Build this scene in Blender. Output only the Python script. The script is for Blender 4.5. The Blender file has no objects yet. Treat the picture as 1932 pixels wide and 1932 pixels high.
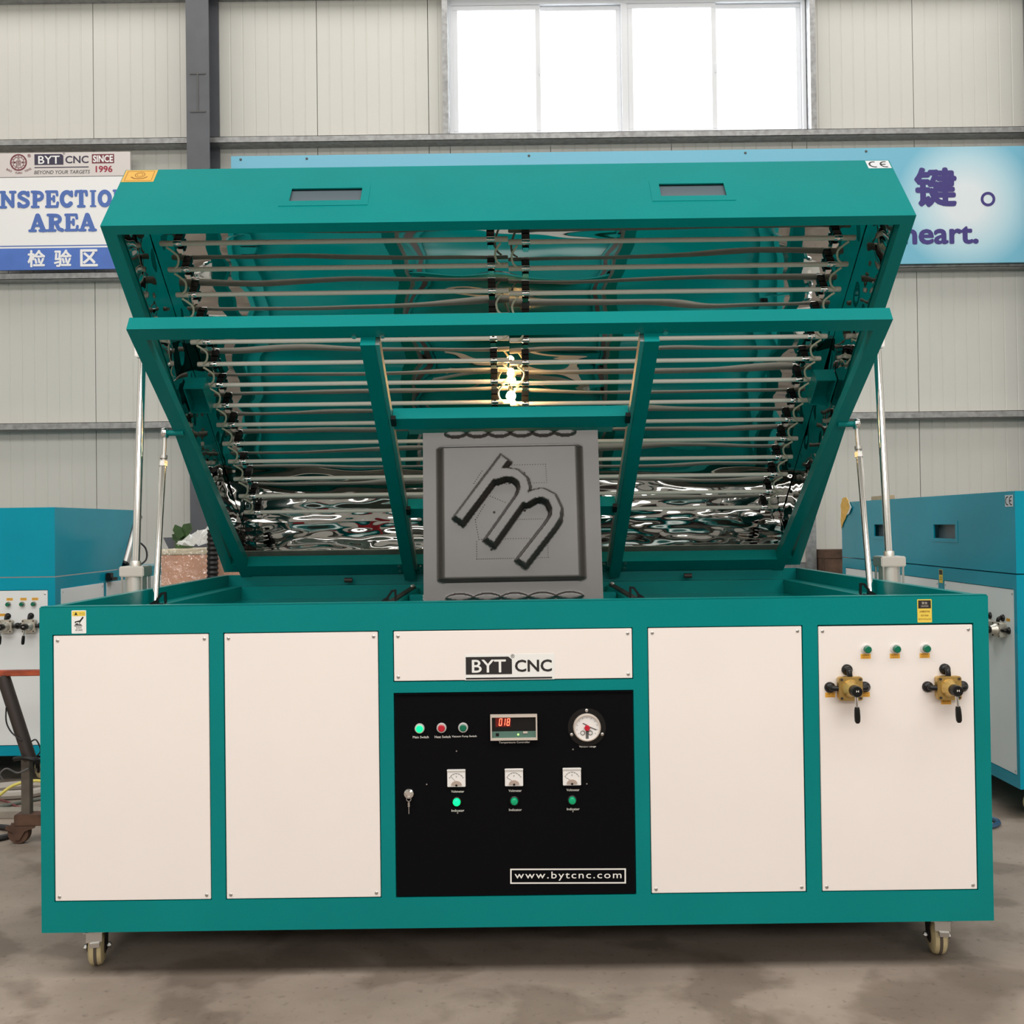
import bpy, bmesh, math, random
from mathutils import Matrix, Vector
random.seed(7)
PI = math.pi
SC = bpy.context.scene
COL = SC.collection

# ------------------------------------------------------------------ camera
cam_d = bpy.data.cameras.new('camera')
cam = bpy.data.objects.new('camera', cam_d)
COL.objects.link(cam)
cam_d.sensor_width = 36.0
cam_d.lens = 36.0 * 1900.0 / 1932.0
cam_d.shift_x = 4.0 / 1932.0
cam_d.clip_end = 200
cam.matrix_world = (Matrix.Translation((-0.008, -3.18, 1.43)) @ Matrix.Rotation(math.radians(90.7), 4, 'X')
                    @ Matrix.Rotation(math.radians(-0.75), 4, 'Z'))
SC.camera = cam

# ------------------------------------------------------------------ world, daylight, exposure
SC.view_settings.view_transform = 'Standard'
SC.view_settings.look = 'None'
SC.view_settings.gamma = 1.0
SC.view_settings.use_curve_mapping = False
SC.view_settings.exposure = 0.52
world = bpy.data.worlds.new('overcast_sky')
SC.world = world
world.use_nodes = True
bg = world.node_tree.nodes['Background']
bg.inputs[0].default_value = (0.93, 0.97, 1.0, 1)
bg.inputs[1].default_value = 2.6


def area(name, loc, rot, sx, sy, watts, col):
    d = bpy.data.lights.new(name, 'AREA')
    d.shape = 'RECTANGLE'; d.size = sx; d.size_y = sy; d.energy = watts; d.color = col
    o = bpy.data.objects.new(name, d); COL.objects.link(o)
    o.location = loc; o.rotation_euler = rot
    return o


# roof skylight strips and the daylight of the window band
for i, (yy, w) in enumerate(((-3.4, 560), (3.9, 165))):
    area('skylight_roof_offscreen', (0, yy, 7.12), (0, 0, 0), 14.0, 2.6, w, (1.0, 0.965, 0.92))
area('window_back_daylight', (1.1, 6.25, 5.6), (math.radians(-78), 0, 0), 3.2, 1.5, 150, (0.88, 0.94, 1.0))
area('front_fill_offscreen', (0, -9.35, 4.9), (math.radians(90), 0, 0), 12.0, 1.4, 240, (1.0, 0.955, 0.91))  # added fill light at the unseen front wall, brightens the machine's front

# ------------------------------------------------------------------ materials
MATS = {}


def mat(name, col, rough=0.5, metal=0.0, spec=0.5, emit=None, estr=0.0, noise=None, bump=None, coat=0.0):
    """noise=(scale, amount): soft colour variation; bump=(scale, distance, (sx,sy,sz))"""
    if name in MATS:
        return MATS[name]
    m = bpy.data.materials.new(name); m.use_nodes = True
    nt = m.node_tree; b = nt.nodes['Principled BSDF']
    c = (*col, 1)
    b.inputs['Base Color'].default_value = c
    b.inputs['Roughness'].default_value = rough
    b.inputs['Metallic'].default_value = metal
    b.inputs['Specular IOR Level'].default_value = spec
    if coat:
        b.inputs['Coat Weight'].default_value = coat
        b.inputs['Coat Roughness'].default_value = 0.36
    if emit:
        b.inputs['Emission Color'].default_value = (*emit, 1)
        b.inputs['Emission Strength'].default_value = estr
    if noise or bump:
        tc = nt.nodes.new('ShaderNodeTexCoord')
    if noise:
        n = nt.nodes.new('ShaderNodeTexNoise'); n.inputs['Scale'].default_value = noise[0]
        n.inputs['Detail'].default_value = 5
        r = nt.nodes.new('ShaderNodeValToRGB')
        a = noise[1]
        r.color_ramp.elements[0].position = 0.3; r.color_ramp.elements[1].position = 0.7
        r.color_ramp.elements[0].color = (*[max(0, v * (1 - a)) for v in col], 1)
        r.color_ramp.elements[1].color = (*[min(1, v * (1 + a)) for v in col], 1)
        nt.links.new(tc.outputs['Object'], n.inputs['Vector'])
        nt.links.new(n.outputs['Fac'], r.inputs['Fac'])
        nt.links.new(r.outputs['Color'], b.inputs['Base Color'])
    if bump:
        mp = nt.nodes.new('ShaderNodeMapping'); mp.inputs['Scale'].default_value = bump[2]
        n2 = nt.nodes.new('ShaderNodeTexNoise'); n2.inputs['Scale'].default_value = bump[0]
        n2.inputs['Detail'].default_value = 1.5 if len(bump) < 4 else bump[3]
        bp = nt.nodes.new('ShaderNodeBump'); bp.inputs['Distance'].default_value = bump[1]
        bp.inputs['Strength'].default_value = 1.0
        nt.links.new(tc.outputs['Object'], mp.inputs['Vector'])
        nt.links.new(mp.outputs['Vector'], n2.inputs['Vector'])
        nt.links.new(n2.outputs['Fac'], bp.inputs['Height'])
        nt.links.new(bp.outputs['Normal'], b.inputs['Normal'])
    MATS[name] = m
    return m


M_TEAL = mat('teal_enamel', (0.0, 0.205, 0.200), 0.3, spec=0.2, noise=(2.5, 0.05), bump=(260, 0.0003, (1, 1, 1)))
M_CYAN = mat('cyan_blue_enamel', (0.0, 0.29, 0.41), 0.2, spec=0.25, noise=(2.0, 0.06), bump=(200, 0.0003, (1, 1, 1)))
M_WHITE = mat('warm_white_panel_paint', (0.84, 0.78, 0.745), 0.42, noise=(3, 0.015))
M_COOLWHITE = mat('cool_white_panel_paint', (0.76, 0.79, 0.80), 0.42, noise=(3, 0.02))
M_BLACK = mat('black_panel_paint', (0.004, 0.004, 0.005), 0.55, spec=0.04)
M_RUBBER = mat('black_rubber', (0.008, 0.008, 0.008), 0.45, spec=0.35)
M_PLBLACK = mat('black_plastic', (0.006, 0.006, 0.006), 0.3, spec=0.35)
M_MIRROR = mat('wavy_mirror_stainless', (0.60, 0.60, 0.59), 0.025, 1.0, bump=(1.0, 0.060, (0.9, 3.0, 3.0)))
M_MIRROR2 = mat('crumpled_mirror_stainless', (0.60, 0.60, 0.59), 0.03, 1.0, bump=(1.0, 0.075, (2.0, 5.0, 5.0), 2.0))
M_CHROME = mat('polished_chrome', (0.86, 0.85, 0.84), 0.1, 1.0)
M_STEEL = mat('brushed_steel', (0.62, 0.61, 0.59), 0.32, 1.0)
M_ALU = mat('cast_aluminium', (0.72, 0.71, 0.67), 0.42, 0.85)
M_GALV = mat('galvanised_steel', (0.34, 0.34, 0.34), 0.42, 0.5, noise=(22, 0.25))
M_GALVSTRIP = mat('dull_steel_strip', (0.55, 0.53, 0.47), 0.38, 0.7, noise=(18, 0.12))
M_CERAMIC = mat('white_ceramic', (0.82, 0.79, 0.72), 0.38)
M_CAP = mat('cream_ceramic_cap', (0.66, 0.62, 0.54), 0.5)
M_WIRE = mat('cream_beaded_wire', (0.62, 0.60, 0.47), 0.6)
M_BRASS = mat('cast_brass', (0.60, 0.41, 0.14), 0.34, 0.8, noise=(14, 0.12))
M_NICKEL = mat('cast_nickel', (0.60, 0.57, 0.50), 0.4, 0.8, noise=(14, 0.1))
M_GOLD = mat('gold_sticker', (0.72, 0.42, 0.09), 0.38, 0.15)
M_GOLDINK = mat('brown_ink', (0.28, 0.12, 0.02), 0.6)
M_ORANGE = mat('amber_label', (0.80, 0.42, 0.05), 0.5)
M_YELLOW = mat('yellow_sticker', (0.78, 0.58, 0.08), 0.45)
M_INK = mat('black_ink', (0.012, 0.01, 0.01), 0.6)
M_GREYINK = mat('grey_ink', (0.10, 0.10, 0.10), 0.6)
M_PAPER = mat('white_sticker', (0.80, 0.80, 0.78), 0.5)
M_SILVERST = mat('silver_sticker', (0.62, 0.63, 0.66), 0.4)
M_PRINT = mat('white_print', (0.80, 0.78, 0.74), 0.6)
M_GREENBTN = mat('green_button_cap', (0.0, 0.14, 0.075), 0.3)
M_GREENDIM = mat('green_indicator_lens', (0.0, 0.36, 0.16), 0.25)
M_REDBTN = mat('red_button_cap', (0.50, 0.012, 0.03), 0.3)
M_GLOWG = mat('lit_green_lens', (0.0, 0.6, 0.15), 0.3, emit=(0.0, 1.0, 0.22), estr=1.1)
M_LEDRED = mat('red_led_segments', (0.8, 0.05, 0.02), 0.4, emit=(1.0, 0.10, 0.05), estr=3.0)
M_LEDGREEN = mat('green_led', (0.1, 0.8, 0.05), 0.4, emit=(0.35, 1.0, 0.15), estr=2.0)
M_DIALWHITE = mat('dial_white', (0.78, 0.76, 0.74), 0.4)
M_DIALPINK = mat('meter_window_tan', (0.42, 0.33, 0.28), 0.35)
M_BEIGE = mat('beige_bezel', (0.55, 0.48, 0.42), 0.4)
M_TCGREEN = mat('controller_green_strip', (0.08, 0.17, 0.135), 0.4)
M_CREAMPU = mat('cream_polyurethane', (0.62, 0.52, 0.30), 0.42, noise=(30, 0.12))
M_BLUEINK = mat('sign_blue', (0.085, 0.17, 0.50), 0.5)
M_BLUEBAND = mat('sign_band_blue', (0.085, 0.19, 0.60), 0.42, noise=(4, 0.12))
M_NAVYINK = mat('banner_navy', (0.055, 0.04, 0.22), 0.55)
M_VIOLETINK = mat('sign_violet_black', (0.045, 0.038, 0.075), 0.55)
M_REDINK = mat('sign_red', (0.36, 0.03, 0.06), 0.55)
M_MAROON = mat('sign_maroon', (0.20, 0.045, 0.06), 0.55)
M_SIGNW = mat('sign_white', (0.93, 0.92, 0.92), 0.5)
M_SIGNHEAD = mat('sign_header_cream', (0.74, 0.68, 0.66), 0.5)
M_SHEET = mat('black_thermoplastic', (0.024, 0.018, 0.015), 0.34, spec=1.0, noise=(5, 0.25), coat=0.5)
M_COLUMN = mat('dark_grey_steel_paint', (0.105, 0.11, 0.125), 0.5, noise=(5, 0.1))
M_PVC = mat('grey_white_pvc', (0.74, 0.75, 0.78), 0.4)
M_KRAFT = mat('kraft_carton', (0.80, 0.44, 0.31), 0.75, noise=(6, 0.06))
M_FOAM = mat('cream_foam', (0.80, 0.70, 0.54), 0.7)
M_BROWNBOX = mat('brown_patterned_carton', (0.10, 0.055, 0.035), 0.75, noise=(9, 0.6))
M_GREENLEAF = mat('dark_green_plastic', (0.03, 0.075, 0.015), 0.5, noise=(20, 0.3))
M_ORANGEPAINT = mat('chipped_orange_paint', (0.30, 0.055, 0.022), 0.5, noise=(18, 0.6))
M_DARKPAINT = mat('dark_brown_steel', (0.035, 0.025, 0.022), 0.5)
M_GREYPOST = mat('dusty_grey_steel', (0.11, 0.09, 0.072), 0.75, noise=(10, 0.2))
M_RUST = mat('rusty_steel', (0.085, 0.042, 0.026), 0.8, noise=(16, 0.35))
M_WOOD = mat('pale_wood', (0.50, 0.33, 0.20), 0.7, noise=(12, 0.2))
M_GREYWOOD = mat('dusty_plank', (0.27, 0.24, 0.20), 0.8, noise=(12, 0.15))
M_TAPE = mat('torn_yellow_tape', (0.80, 0.47, 0.10), 0.6, noise=(25, 0.15))
M_YWIRE = mat('yellow_cable', (0.70, 0.60, 0.13), 0.5)
M_RWIRE = mat('dark_red_cable', (0.16, 0.04, 0.04), 0.5)
M_GWIRE = mat('grey_green_cable', (0.12, 0.14, 0.12), 0.5)
M_BWIRE = mat('black_cable', (0.012, 0.012, 0.014), 0.5)
M_BLUEHOSE = mat('blue_hose', (0.03, 0.09, 0.17), 0.35)
M_GREYHOSE = mat('pale_grey_hose', (0.42, 0.38, 0.34), 0.5)
M_GLOW = mat('glowing_filament', (1.0, 0.8, 0.5), 0.4, emit=(1.0, 0.60, 0.24), estr=110.0)
M_BEZEL = mat('bright_bezel', (0.70, 0.69, 0.68), 0.3, 0.35)
M_DARKPANE = mat('dark_pane', (0.09, 0.12, 0.14), 0.35)  # dark tinted glass of the lid slots


def concrete():
    m = bpy.data.materials.new('stained_concrete'); m.use_nodes = True
    nt = m.node_tree; b = nt.nodes['Principled BSDF']; L = nt.links.new
    tc = nt.nodes.new('ShaderNodeTexCoord')

    def noise(scale, detail, stretch=(1, 1, 1), dist=0.0):
        mp = nt.nodes.new('ShaderNodeMapping'); mp.inputs['Scale'].default_value = stretch
        n = nt.nodes.new('ShaderNodeTexNoise'); n.inputs['Scale'].default_value = scale
        n.inputs['Detail'].default_value = detail; n.inputs['Distortion'].default_value = dist
        L(tc.outputs['Object'], mp.inputs['Vector']); L(mp.outputs['Vector'], n.inputs['Vector'])
        return n

    def ramp(src, p0, c0, p1, c1):
        r = nt.nodes.new('ShaderNodeValToRGB'); e = r.color_ramp.elements
        e[0].position = p0; e[0].color = (*c0, 1); e[1].position = p1; e[1].color = (*c1, 1)
        L(src.outputs['Fac'], r.inputs['Fac']); return r
    base = ramp(noise(1.6, 9, (1, 1.3, 1), 0.15), 0.28, (0.200, 0.160, 0.130), 0.72, (0.350, 0.290, 0.243))
    blot = ramp(noise(2.4, 7, (1, 1.2, 1), 0.35), 0.50, (1, 1, 1), 0.58, (0.70, 0.68, 0.66))
    speck = ramp(noise(38, 4), 0.60, (1, 1, 1), 0.74, (0.66, 0.64, 0.62))
    mx = nt.nodes.new('ShaderNodeMixRGB'); mx.blend_type = 'MULTIPLY'; mx.inputs[0].default_value = 1
    mx2 = nt.nodes.new('ShaderNodeMixRGB'); mx2.blend_type = 'MULTIPLY'; mx2.inputs[0].default_value = 0.8
    L(base.outputs[0], mx.inputs[1]); L(blot.outputs[0], mx.inputs[2])
    L(mx.outputs[0], mx2.inputs[1]); L(speck.outputs[0], mx2.inputs[2])
    L(mx2.outputs[0], b.inputs['Base Color'])
    b.inputs['Roughness'].default_value = 0.62
    b.inputs['Specular IOR Level'].default_value = 0.3
    nb = noise(9, 8, (1, 1, 1), 0.5)
    bp = nt.nodes.new('ShaderNodeBump'); bp.inputs['Distance'].default_value = 0.006; bp.inputs['Strength'].default_value = 0.6
    L(nb.outputs['Fac'], bp.inputs['Height']); L(bp.outputs['Normal'], b.inputs['Normal'])
    return m


def banner_print():
    """printed sky-blue banner, paler cloud shapes in the print"""
    m = bpy.data.materials.new('banner_print'); m.use_nodes = True
    nt = m.node_tree; b = nt.nodes['Principled BSDF']; L = nt.links.new
    tc = nt.nodes.new('ShaderNodeTexCoord')
    sp = nt.nodes.new('ShaderNodeSeparateXYZ'); L(tc.outputs['Object'], sp.inputs[0])
    # distance from a bright oval in the print, centre x=4.05, z=4.17 (object space = world here)

    def mth(op, a, bb, c=None):
        n = nt.nodes.new('ShaderNodeMath'); n.operation = op
        for i, v in enumerate((a, bb, c)):
            if v is None:
                continue
            if isinstance(v, (int, float)):
                n.inputs[i].default_value = v
            else:
                L(v, n.inputs[i])
        return n.outputs[0]
    dx = mth('DIVIDE', mth('SUBTRACT', sp.outputs['X'], 4.02), 0.62)
    dz = mth('DIVIDE', mth('SUBTRACT', sp.outputs['Z'], 4.20), 0.62)
    d = mth('SQRT', mth('ADD', mth('MULTIPLY', dx, dx), mth('MULTIPLY', dz, dz)), 0)
    r = nt.nodes.new('ShaderNodeValToRGB'); e = r.color_ramp.elements
    e[0].position = 0.25; e[0].color = (0.80, 0.87, 0.92, 1)
    e[1].position = 1.0; e[1].color = (0.19, 0.52, 0.70, 1)
    el = r.color_ramp.elements.new(0.65); el.color = (0.50, 0.74, 0.85, 1)
    L(d, r.inputs['Fac'])
    L(r.outputs[0], b.inputs['Base Color'])
    b.inputs['Roughness'].default_value = 0.5
    return m


def wall_mat():
    return mat('cream_sandwich_panel', (0.66, 0.65, 0.605), 0.5, noise=(0.7, 0.04))


def glass_mat():
    m = bpy.data.materials.new('window_glass'); m.use_nodes = True
    nt = m.node_tree; nt.nodes.remove(nt.nodes['Principled BSDF'])
    out = nt.nodes['Material Output']
    t = nt.nodes.new('ShaderNodeBsdfTransparent'); g = nt.nodes.new('ShaderNodeBsdfGlossy')
    g.inputs['Roughness'].default_value = 0.02
    mx = nt.nodes.new('ShaderNodeMixShader'); mx.inputs[0].default_value = 0.06
    nt.links.new(t.outputs[0], mx.inputs[1]); nt.links.new(g.outputs[0], mx.inputs[2])
    nt.links.new(mx.outputs[0], out.inputs[0])
    return m


def film_mat():
    m = bpy.data.materials.new('clear_plastic_film'); m.use_nodes = True
    nt = m.node_tree; nt.nodes.remove(nt.nodes['Principled BSDF'])
    out = nt.nodes['Material Output']
    tc = nt.nodes.new('ShaderNodeTexCoord')
    n = nt.nodes.new('ShaderNodeTexNoise'); n.inputs['Scale'].default_value = 12; n.inputs['Detail'].default_value = 3
    n.inputs['Distortion'].default_value = 1.5
    bp = nt.nodes.new('ShaderNodeBump'); bp.inputs['Distance'].default_value = 0.05
    nt.links.new(tc.outputs['Object'], n.inputs['Vector']); nt.links.new(n.outputs['Fac'], bp.inputs['Height'])
    t = nt.nodes.new('ShaderNodeBsdfTransparent'); t.inputs[0].default_value = (0.93, 0.92, 0.9, 1)
    g = nt.nodes.new('ShaderNodeBsdfGlossy'); g.inputs['Roughness'].default_value = 0.12
    nt.links.new(bp.outputs['Normal'], g.inputs['Normal'])
    mx = nt.nodes.new('ShaderNodeMixShader'); mx.inputs[0].default_value = 0.14
    nt.links.new(t.outputs[0], mx.inputs[1]); nt.links.new(g.outputs[0], mx.inputs[2])
    nt.links.new(mx.outputs[0], out.inputs[0])
    return m


M_FLOOR = concrete(); M_BANNER = banner_print(); M_WALL = wall_mat(); M_GLASS = glass_mat(); M_FILM = film_mat()
M_ROOF = mat('roof_sheet', (0.45, 0.45, 0.43), 0.6)


# ------------------------------------------------------------------ mesh helpers
class MB:
    def __init__(s):
        s.v = []; s.f = []

    def add(s, vs, fs, M=None):
        k = len(s.v)
        s.v += [tuple(M @ Vector(p)) if M else tuple(p) for p in vs]
        s.f += [tuple(i + k for i in f) for f in fs]
        return s

    def box(s, x0, x1, y0, y1, z0, z1, M=None):
        return s.add([(x0, y0, z0), (x1, y0, z0), (x1, y1, z0), (x0, y1, z0), (x0, y0, z1), (x1, y0, z1), (x1, y1, z1), (x0, y1, z1)],
                     [(3, 2, 1, 0), (4, 5, 6, 7), (0, 1, 5, 4), (1, 2, 6, 5), (2, 3, 7, 6), (3, 0, 4, 7)], M)

    def cbox(s, cx, cy, cz, sx, sy, sz, M=None):
        return s.box(cx - sx / 2, cx + sx / 2, cy - sy / 2, cy + sy / 2, cz - sz / 2, cz + sz / 2, M)

    def lathe(s, prof, seg=20, M=None):
        """prof: (r, z) pairs, revolved about local z"""
        vs = []; fs = []
        for r, z in prof:
            for i in range(seg):
                a = 2 * PI * i / seg
                vs.append((r * math.cos(a), r * math.sin(a), z))
        n = len(prof)
        for j in range(n - 1):
            for i in range(seg):
                a = j * seg + i; b = j * seg + (i + 1) % seg
                fs.append((a, b, b + seg, a + seg))
        fs.append(tuple(reversed(range(seg)))); fs.append(tuple(range((n - 1) * seg, n * seg)))
        return s.add(vs, fs, M)

    def cyl(s, p0, p1, r, seg=14, r1=None):
        p0 = Vector(p0); p1 = Vector(p1); d = p1 - p0
        M = Matrix.Translation(p0) @ d.to_track_quat('Z', 'Y').to_matrix().to_4x4()
        return s.lathe([(r, 0), (r if r1 is None else r1, d.length)], seg, M)

    def tube(s, pts, r, seg=8, smooth=True, rfun=None):
        pts = [Vector(p) for p in pts]
        if smooth and len(pts) > 2:
            q = []
            for i in range(len(pts) - 1):
                a = pts[max(i - 1, 0)]; b = pts[i]; c = pts[i + 1]; d = pts[min(i + 2, len(pts) - 1)]
                for k in range(5):
                    t = k / 5
                    q.append(0.5 * ((2 * b) + (c - a) * t + (2 * a - 5 * b + 4 * c - d) * t * t + (3 * b - 3 * c + d - a) * t ** 3))
            q.append(pts[-1]); pts = q
        vs = []; fs = []
        n = len(pts); up = None
        for i, p in enumerate(pts):
            t = (pts[min(i + 1, n - 1)] - pts[max(i - 1, 0)]).normalized()
            if up is None:
                up = Vector((0, 0, 1)) if abs(t.z) < 0.9 else Vector((1, 0, 0))
            a = t.cross(up).normalized(); up = a.cross(t).normalized()
            rr = r if rfun is None else rfun(i, n)
            for k in range(seg):
                an = 2 * PI * k / seg
                vs.append(p + rr * (math.cos(an) * a + math.sin(an) * up))
        for j in range(n - 1):
            for i in range(seg):
                a = j * seg + i; b = j * seg + (i + 1) % seg
                fs.append((a, b, b + seg, a + seg))
        fs.append(tuple(reversed(range(seg)))); fs.append(tuple(range((n - 1) * seg, n * seg)))
        return s.add(vs, fs)

    def prism(s, poly, z0, z1, M=None):
        n = len(poly)
        vs = [(x, y, z0) for x, y in poly] + [(x, y, z1) for x, y in poly]
        fs = [tuple(reversed(range(n))), tuple(range(n, 2 * n))]
        fs += [(i, (i + 1) % n, n + (i + 1) % n, n + i) for i in range(n)]
        return s.add(vs, fs, M)

    def strokes(s, lines, w, z0, z1, M=None, rnd=True):
        """rounded pen strokes as flat prisms"""
        step = 0
        for ln in lines:
            for (ax, ay), (bx, by) in zip(ln[:-1], ln[1:]):
                step += 1
                d = math.hypot(bx - ax, by - ay)
                if d < 1e-9:
                    continue
                ux, uy = (bx - ax) / d, (by - ay) / d
                poly = []
                base = math.atan2(uy, ux)
                k = 5 if rnd else 1
                for j in range(k + 1):
                    a = base - PI / 2 + PI * j / k
                    poly.append((bx + w / 2 * math.cos(a), by + w / 2 * math.sin(a)))
                for j in range(k + 1):
                    a = base + PI / 2 + PI * j / k
                    poly.append((ax + w / 2 * math.cos(a), ay + w / 2 * math.sin(a)))
                s.prism(poly, z0, z1 + (z1 - z0) * 0.012 * step, M)
        return s

    def mesh(s, name, m, smooth=False, bevel=0.0, weld=False):
        me = bpy.data.meshes.new(name)
        me.from_pydata(s.v, [], s.f)
        me.materials.append(m)
        bm = bmesh.new(); bm.from_mesh(me)
        if weld:
            bmesh.ops.remove_doubles(bm, verts=bm.verts, dist=1e-5)
        bmesh.ops.recalc_face_normals(bm, faces=bm.faces)
        if bevel:
            ed = [e for e in bm.edges if len(e.link_faces) == 2 and e.calc_face_angle(0) > 0.6]
            bmesh.ops.bevel(bm, geom=ed, offset=bevel, segments=2, affect='EDGES', clamp_overlap=True)
        for fc in bm.faces:
            fc.smooth = smooth
        if smooth:
            for e in bm.edges:
                if len(e.link_faces) == 2 and e.calc_face_angle(0) > 0.7:
                    e.smooth = False
        bm.to_mesh(me); bm.free(); me.update()
        return me


WM = {}


def link(name, data, parent=None, M=None):
    o = bpy.data.objects.new(name, data); COL.objects.link(o)
    M = M or Matrix.Identity(4)
    if parent:
        o.parent = parent
        o.matrix_parent_inverse = WM[parent].inverted()
    o.matrix_basis = M
    WM[o] = M.copy()
    return o


def obj(name, mb, m, parent=None, M=None, smooth=False, bevel=0.0):
    return link(name, mb if isinstance(mb, bpy.types.Mesh) else mb.mesh(name, m, smooth, bevel), parent, M)


def tag(o, label, cat, group=None):
    o['label'] = label; o['category'] = cat
    if group:
        o['group'] = group
    return o


def thing(name, loc, label, cat, group=None):
    return tag(link(name, None, None, Matrix.Translation(loc)), label, cat, group)


def struct(o):
    o['kind'] = 'structure'
    return o


T = Matrix.Translation
RX90 = Matrix.Rotation(PI / 2, 4, 'X')


def front(x, y, z):            # sticker frame facing the camera side (-y)
    return T((x, y, z)) @ RX90


def axes(o, x, y, z):
    M = Matrix.Identity(4)
    for i, c in enumerate((x, y, z, o)):
        for j in range(3):
            M[j][i] = c[j]
    return M


TXT = {}


def text(name, body, m, parent, M, width=None, height=None, bold=0.0, thick=0.0006, shear=0.0, spacing=1.0):
    """lettering centred on M's origin, x right, y up, z to the reader"""
    key = (body, m.name, width, height, bold, shear, spacing)
    if key not in TXT:
        c = bpy.data.curves.new('lettering', 'FONT'); c.body = body; c.resolution_u = 3
        c.shear = shear; c.space_character = spacing
        o = bpy.data.objects.new('lettering_source', c); COL.objects.link(o)
        dg = bpy.context.evaluated_depsgraph_get()
        me = bpy.data.meshes.new_from_object(o.evaluated_get(dg))
        bpy.data.objects.remove(o); bpy.data.curves.remove(c)
        if bold > 0.003:
            base = [v.co.copy() for v in me.vertices]; pf = [tuple(p.vertices) for p in me.polygons]
            vv = []; ff = []
            n8 = 8 if bold > 0.015 else 4
            for i in range(n8 + 1):
                a = 2 * PI * i / n8; b_ = 0 if i == n8 else bold
                k = len(vv)
                vv += [(p.x + b_ * math.cos(a), p.y + b_ * math.sin(a), i) for p in base]
                ff += [tuple(q + k for q in f) for f in pf]
            me = bpy.data.meshes.new('lettering'); me.from_pydata(vv, [], ff)
        xs = [v.co.x for v in me.vertices]; ys = [v.co.y for v in me.vertices]
        x0, x1, y0, y1 = min(xs), max(xs), min(ys), max(ys)
        sx = width / (x1 - x0) if width else None
        sy = height / (y1 - y0) if height else None
        sx = sx or sy; sy = sy or sx
        for v in me.vertices:
            v.co.x = (v.co.x - (x0 + x1) / 2) * sx; v.co.y = (v.co.y - (y0 + y1) / 2) * sy; v.co.z = v.co.z * thick * 0.02
        bm = bmesh.new(); bm.from_mesh(me)
        r = bmesh.ops.extrude_face_region(bm, geom=bm.faces[:])
        for g in r['geom']:
            if isinstance(g, bmesh.types.BMVert):
                g.co.z += thick
        bmesh.ops.recalc_face_normals(bm, faces=bm.faces)
        bm.to_mesh(me); bm.free()
        me.materials.clear(); me.materials.append(m)
        TXT[key] = me
    return link(name, TXT[key], parent, M)


def plate(w, h, t):
    return MB().box(-w / 2, w / 2, -h / 2, h / 2, 0, t)


def rounded(w, h, r, k=5):
    p = []
    for cx, cy, a0 in ((w / 2 - r, h / 2 - r, 0), (-w / 2 + r, h / 2 - r, PI / 2), (-w / 2 + r, -h / 2 + r, PI), (w / 2 - r, -h / 2 + r, 1.5 * PI)):
        for i in range(k + 1):
            a = a0 + PI / 2 * i / k
            p.append((cx + r * math.cos(a), cy + r * math.sin(a)))
    return p


def ring(mb, r0, r1, z0, z1, seg=28, M=None):
    vs = []; fs = []
    for i in range(seg):
        a = 2 * PI * i / seg; c, s = math.cos(a), math.sin(a)
        vs += [(r0 * c, r0 * s, z0), (r1 * c, r1 * s, z0), (r1 * c, r1 * s, z1), (r0 * c, r0 * s, z1)]
    for i in range(seg):
        a = 4 * i; b = 4 * ((i + 1) % seg)
        fs += [(a, b, b + 1, a + 1), (a + 1, b + 1, b + 2, a + 2), (a + 2, b + 2, b + 3, a + 3), (a + 3, b + 3, b, a)]
    return mb.add(vs, fs, M)


# ================================================================== SETTING
YW = 5.82
fl = struct(obj('floor', MB().box(-9, 9, -9.5, 6.1, -0.1, 0), M_FLOOR))
struct(obj('ceiling', MB().box(-9, 9, -9.5, 6.1, 7.2, 7.3), M_ROOF))
struct(obj('wall_left', MB().box(-9.1, -9, -9.5, 6.1, 0, 7.2), M_WALL))
struct(obj('wall_right', MB().box(9, 9.1, -9.5, 6.1, 0, 7.2), M_WALL))
struct(obj('wall_front', MB().box(-9, 9, -9.6, -9.5, 0, 7.2), M_WALL))

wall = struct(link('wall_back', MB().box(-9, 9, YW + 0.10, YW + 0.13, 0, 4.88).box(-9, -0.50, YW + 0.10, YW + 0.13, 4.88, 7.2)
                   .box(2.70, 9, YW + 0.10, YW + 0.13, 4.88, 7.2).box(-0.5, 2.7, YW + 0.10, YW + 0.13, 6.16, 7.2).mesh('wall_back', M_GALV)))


def wall_panel(x0, x1, z0, z1):
    """sandwich panel with pressed vertical grooves"""
    g = 0.003
    pts = [(x0 + g, 0)]
    n = max(1, round((x1 - x0) / 0.107))
    for i in range(1, n):
        xc = x0 + (x1 - x0) * i / n
        pts += [(xc - 0.007, 0), (xc - 0.003, 0.004), (xc + 0.003, 0.004), (xc + 0.007, 0)]
    pts += [(x1 - g, 0), (x1 - g, 0.09), (x0 + g, 0.09)]
    k = len(pts)
    vs = [(x, YW + y, z0) for x, y in pts] + [(x, YW + y, z1) for x, y in pts]
    fs = [(i, (i + 1) % k, k + (i + 1) % k, k + i) for i in range(k)] + [tuple(range(k))[::-1], tuple(range(k, 2 * k))]
    obj('wall_panel', MB().add(vs, fs), M_WALL, wall)


jo = [-9 + 0.0, -8.69, -7.69, -6.69, -5.69, -4.69, -3.70, -2.69, -1.69, -0.69, -0.50]
for a, b in zip(jo[:-1], jo[1:]):
    wall_panel(a, b, 0, 7.2)
jw = [-0.50, 0.40, 1.485, 2.57, 2.70]
for a, b in zip(jw[:-1], jw[1:]):
    wall_panel(a, b, 0, 4.88); wall_panel(a, b, 6.16, 7.2)
jr = [2.70, 3.665, 4.665, 5.665, 6.665, 7.665, 8.9]
for a, b in zip(jr[:-1], jr[1:]):
    wall_panel(a, b, 0, 7.2)

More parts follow.
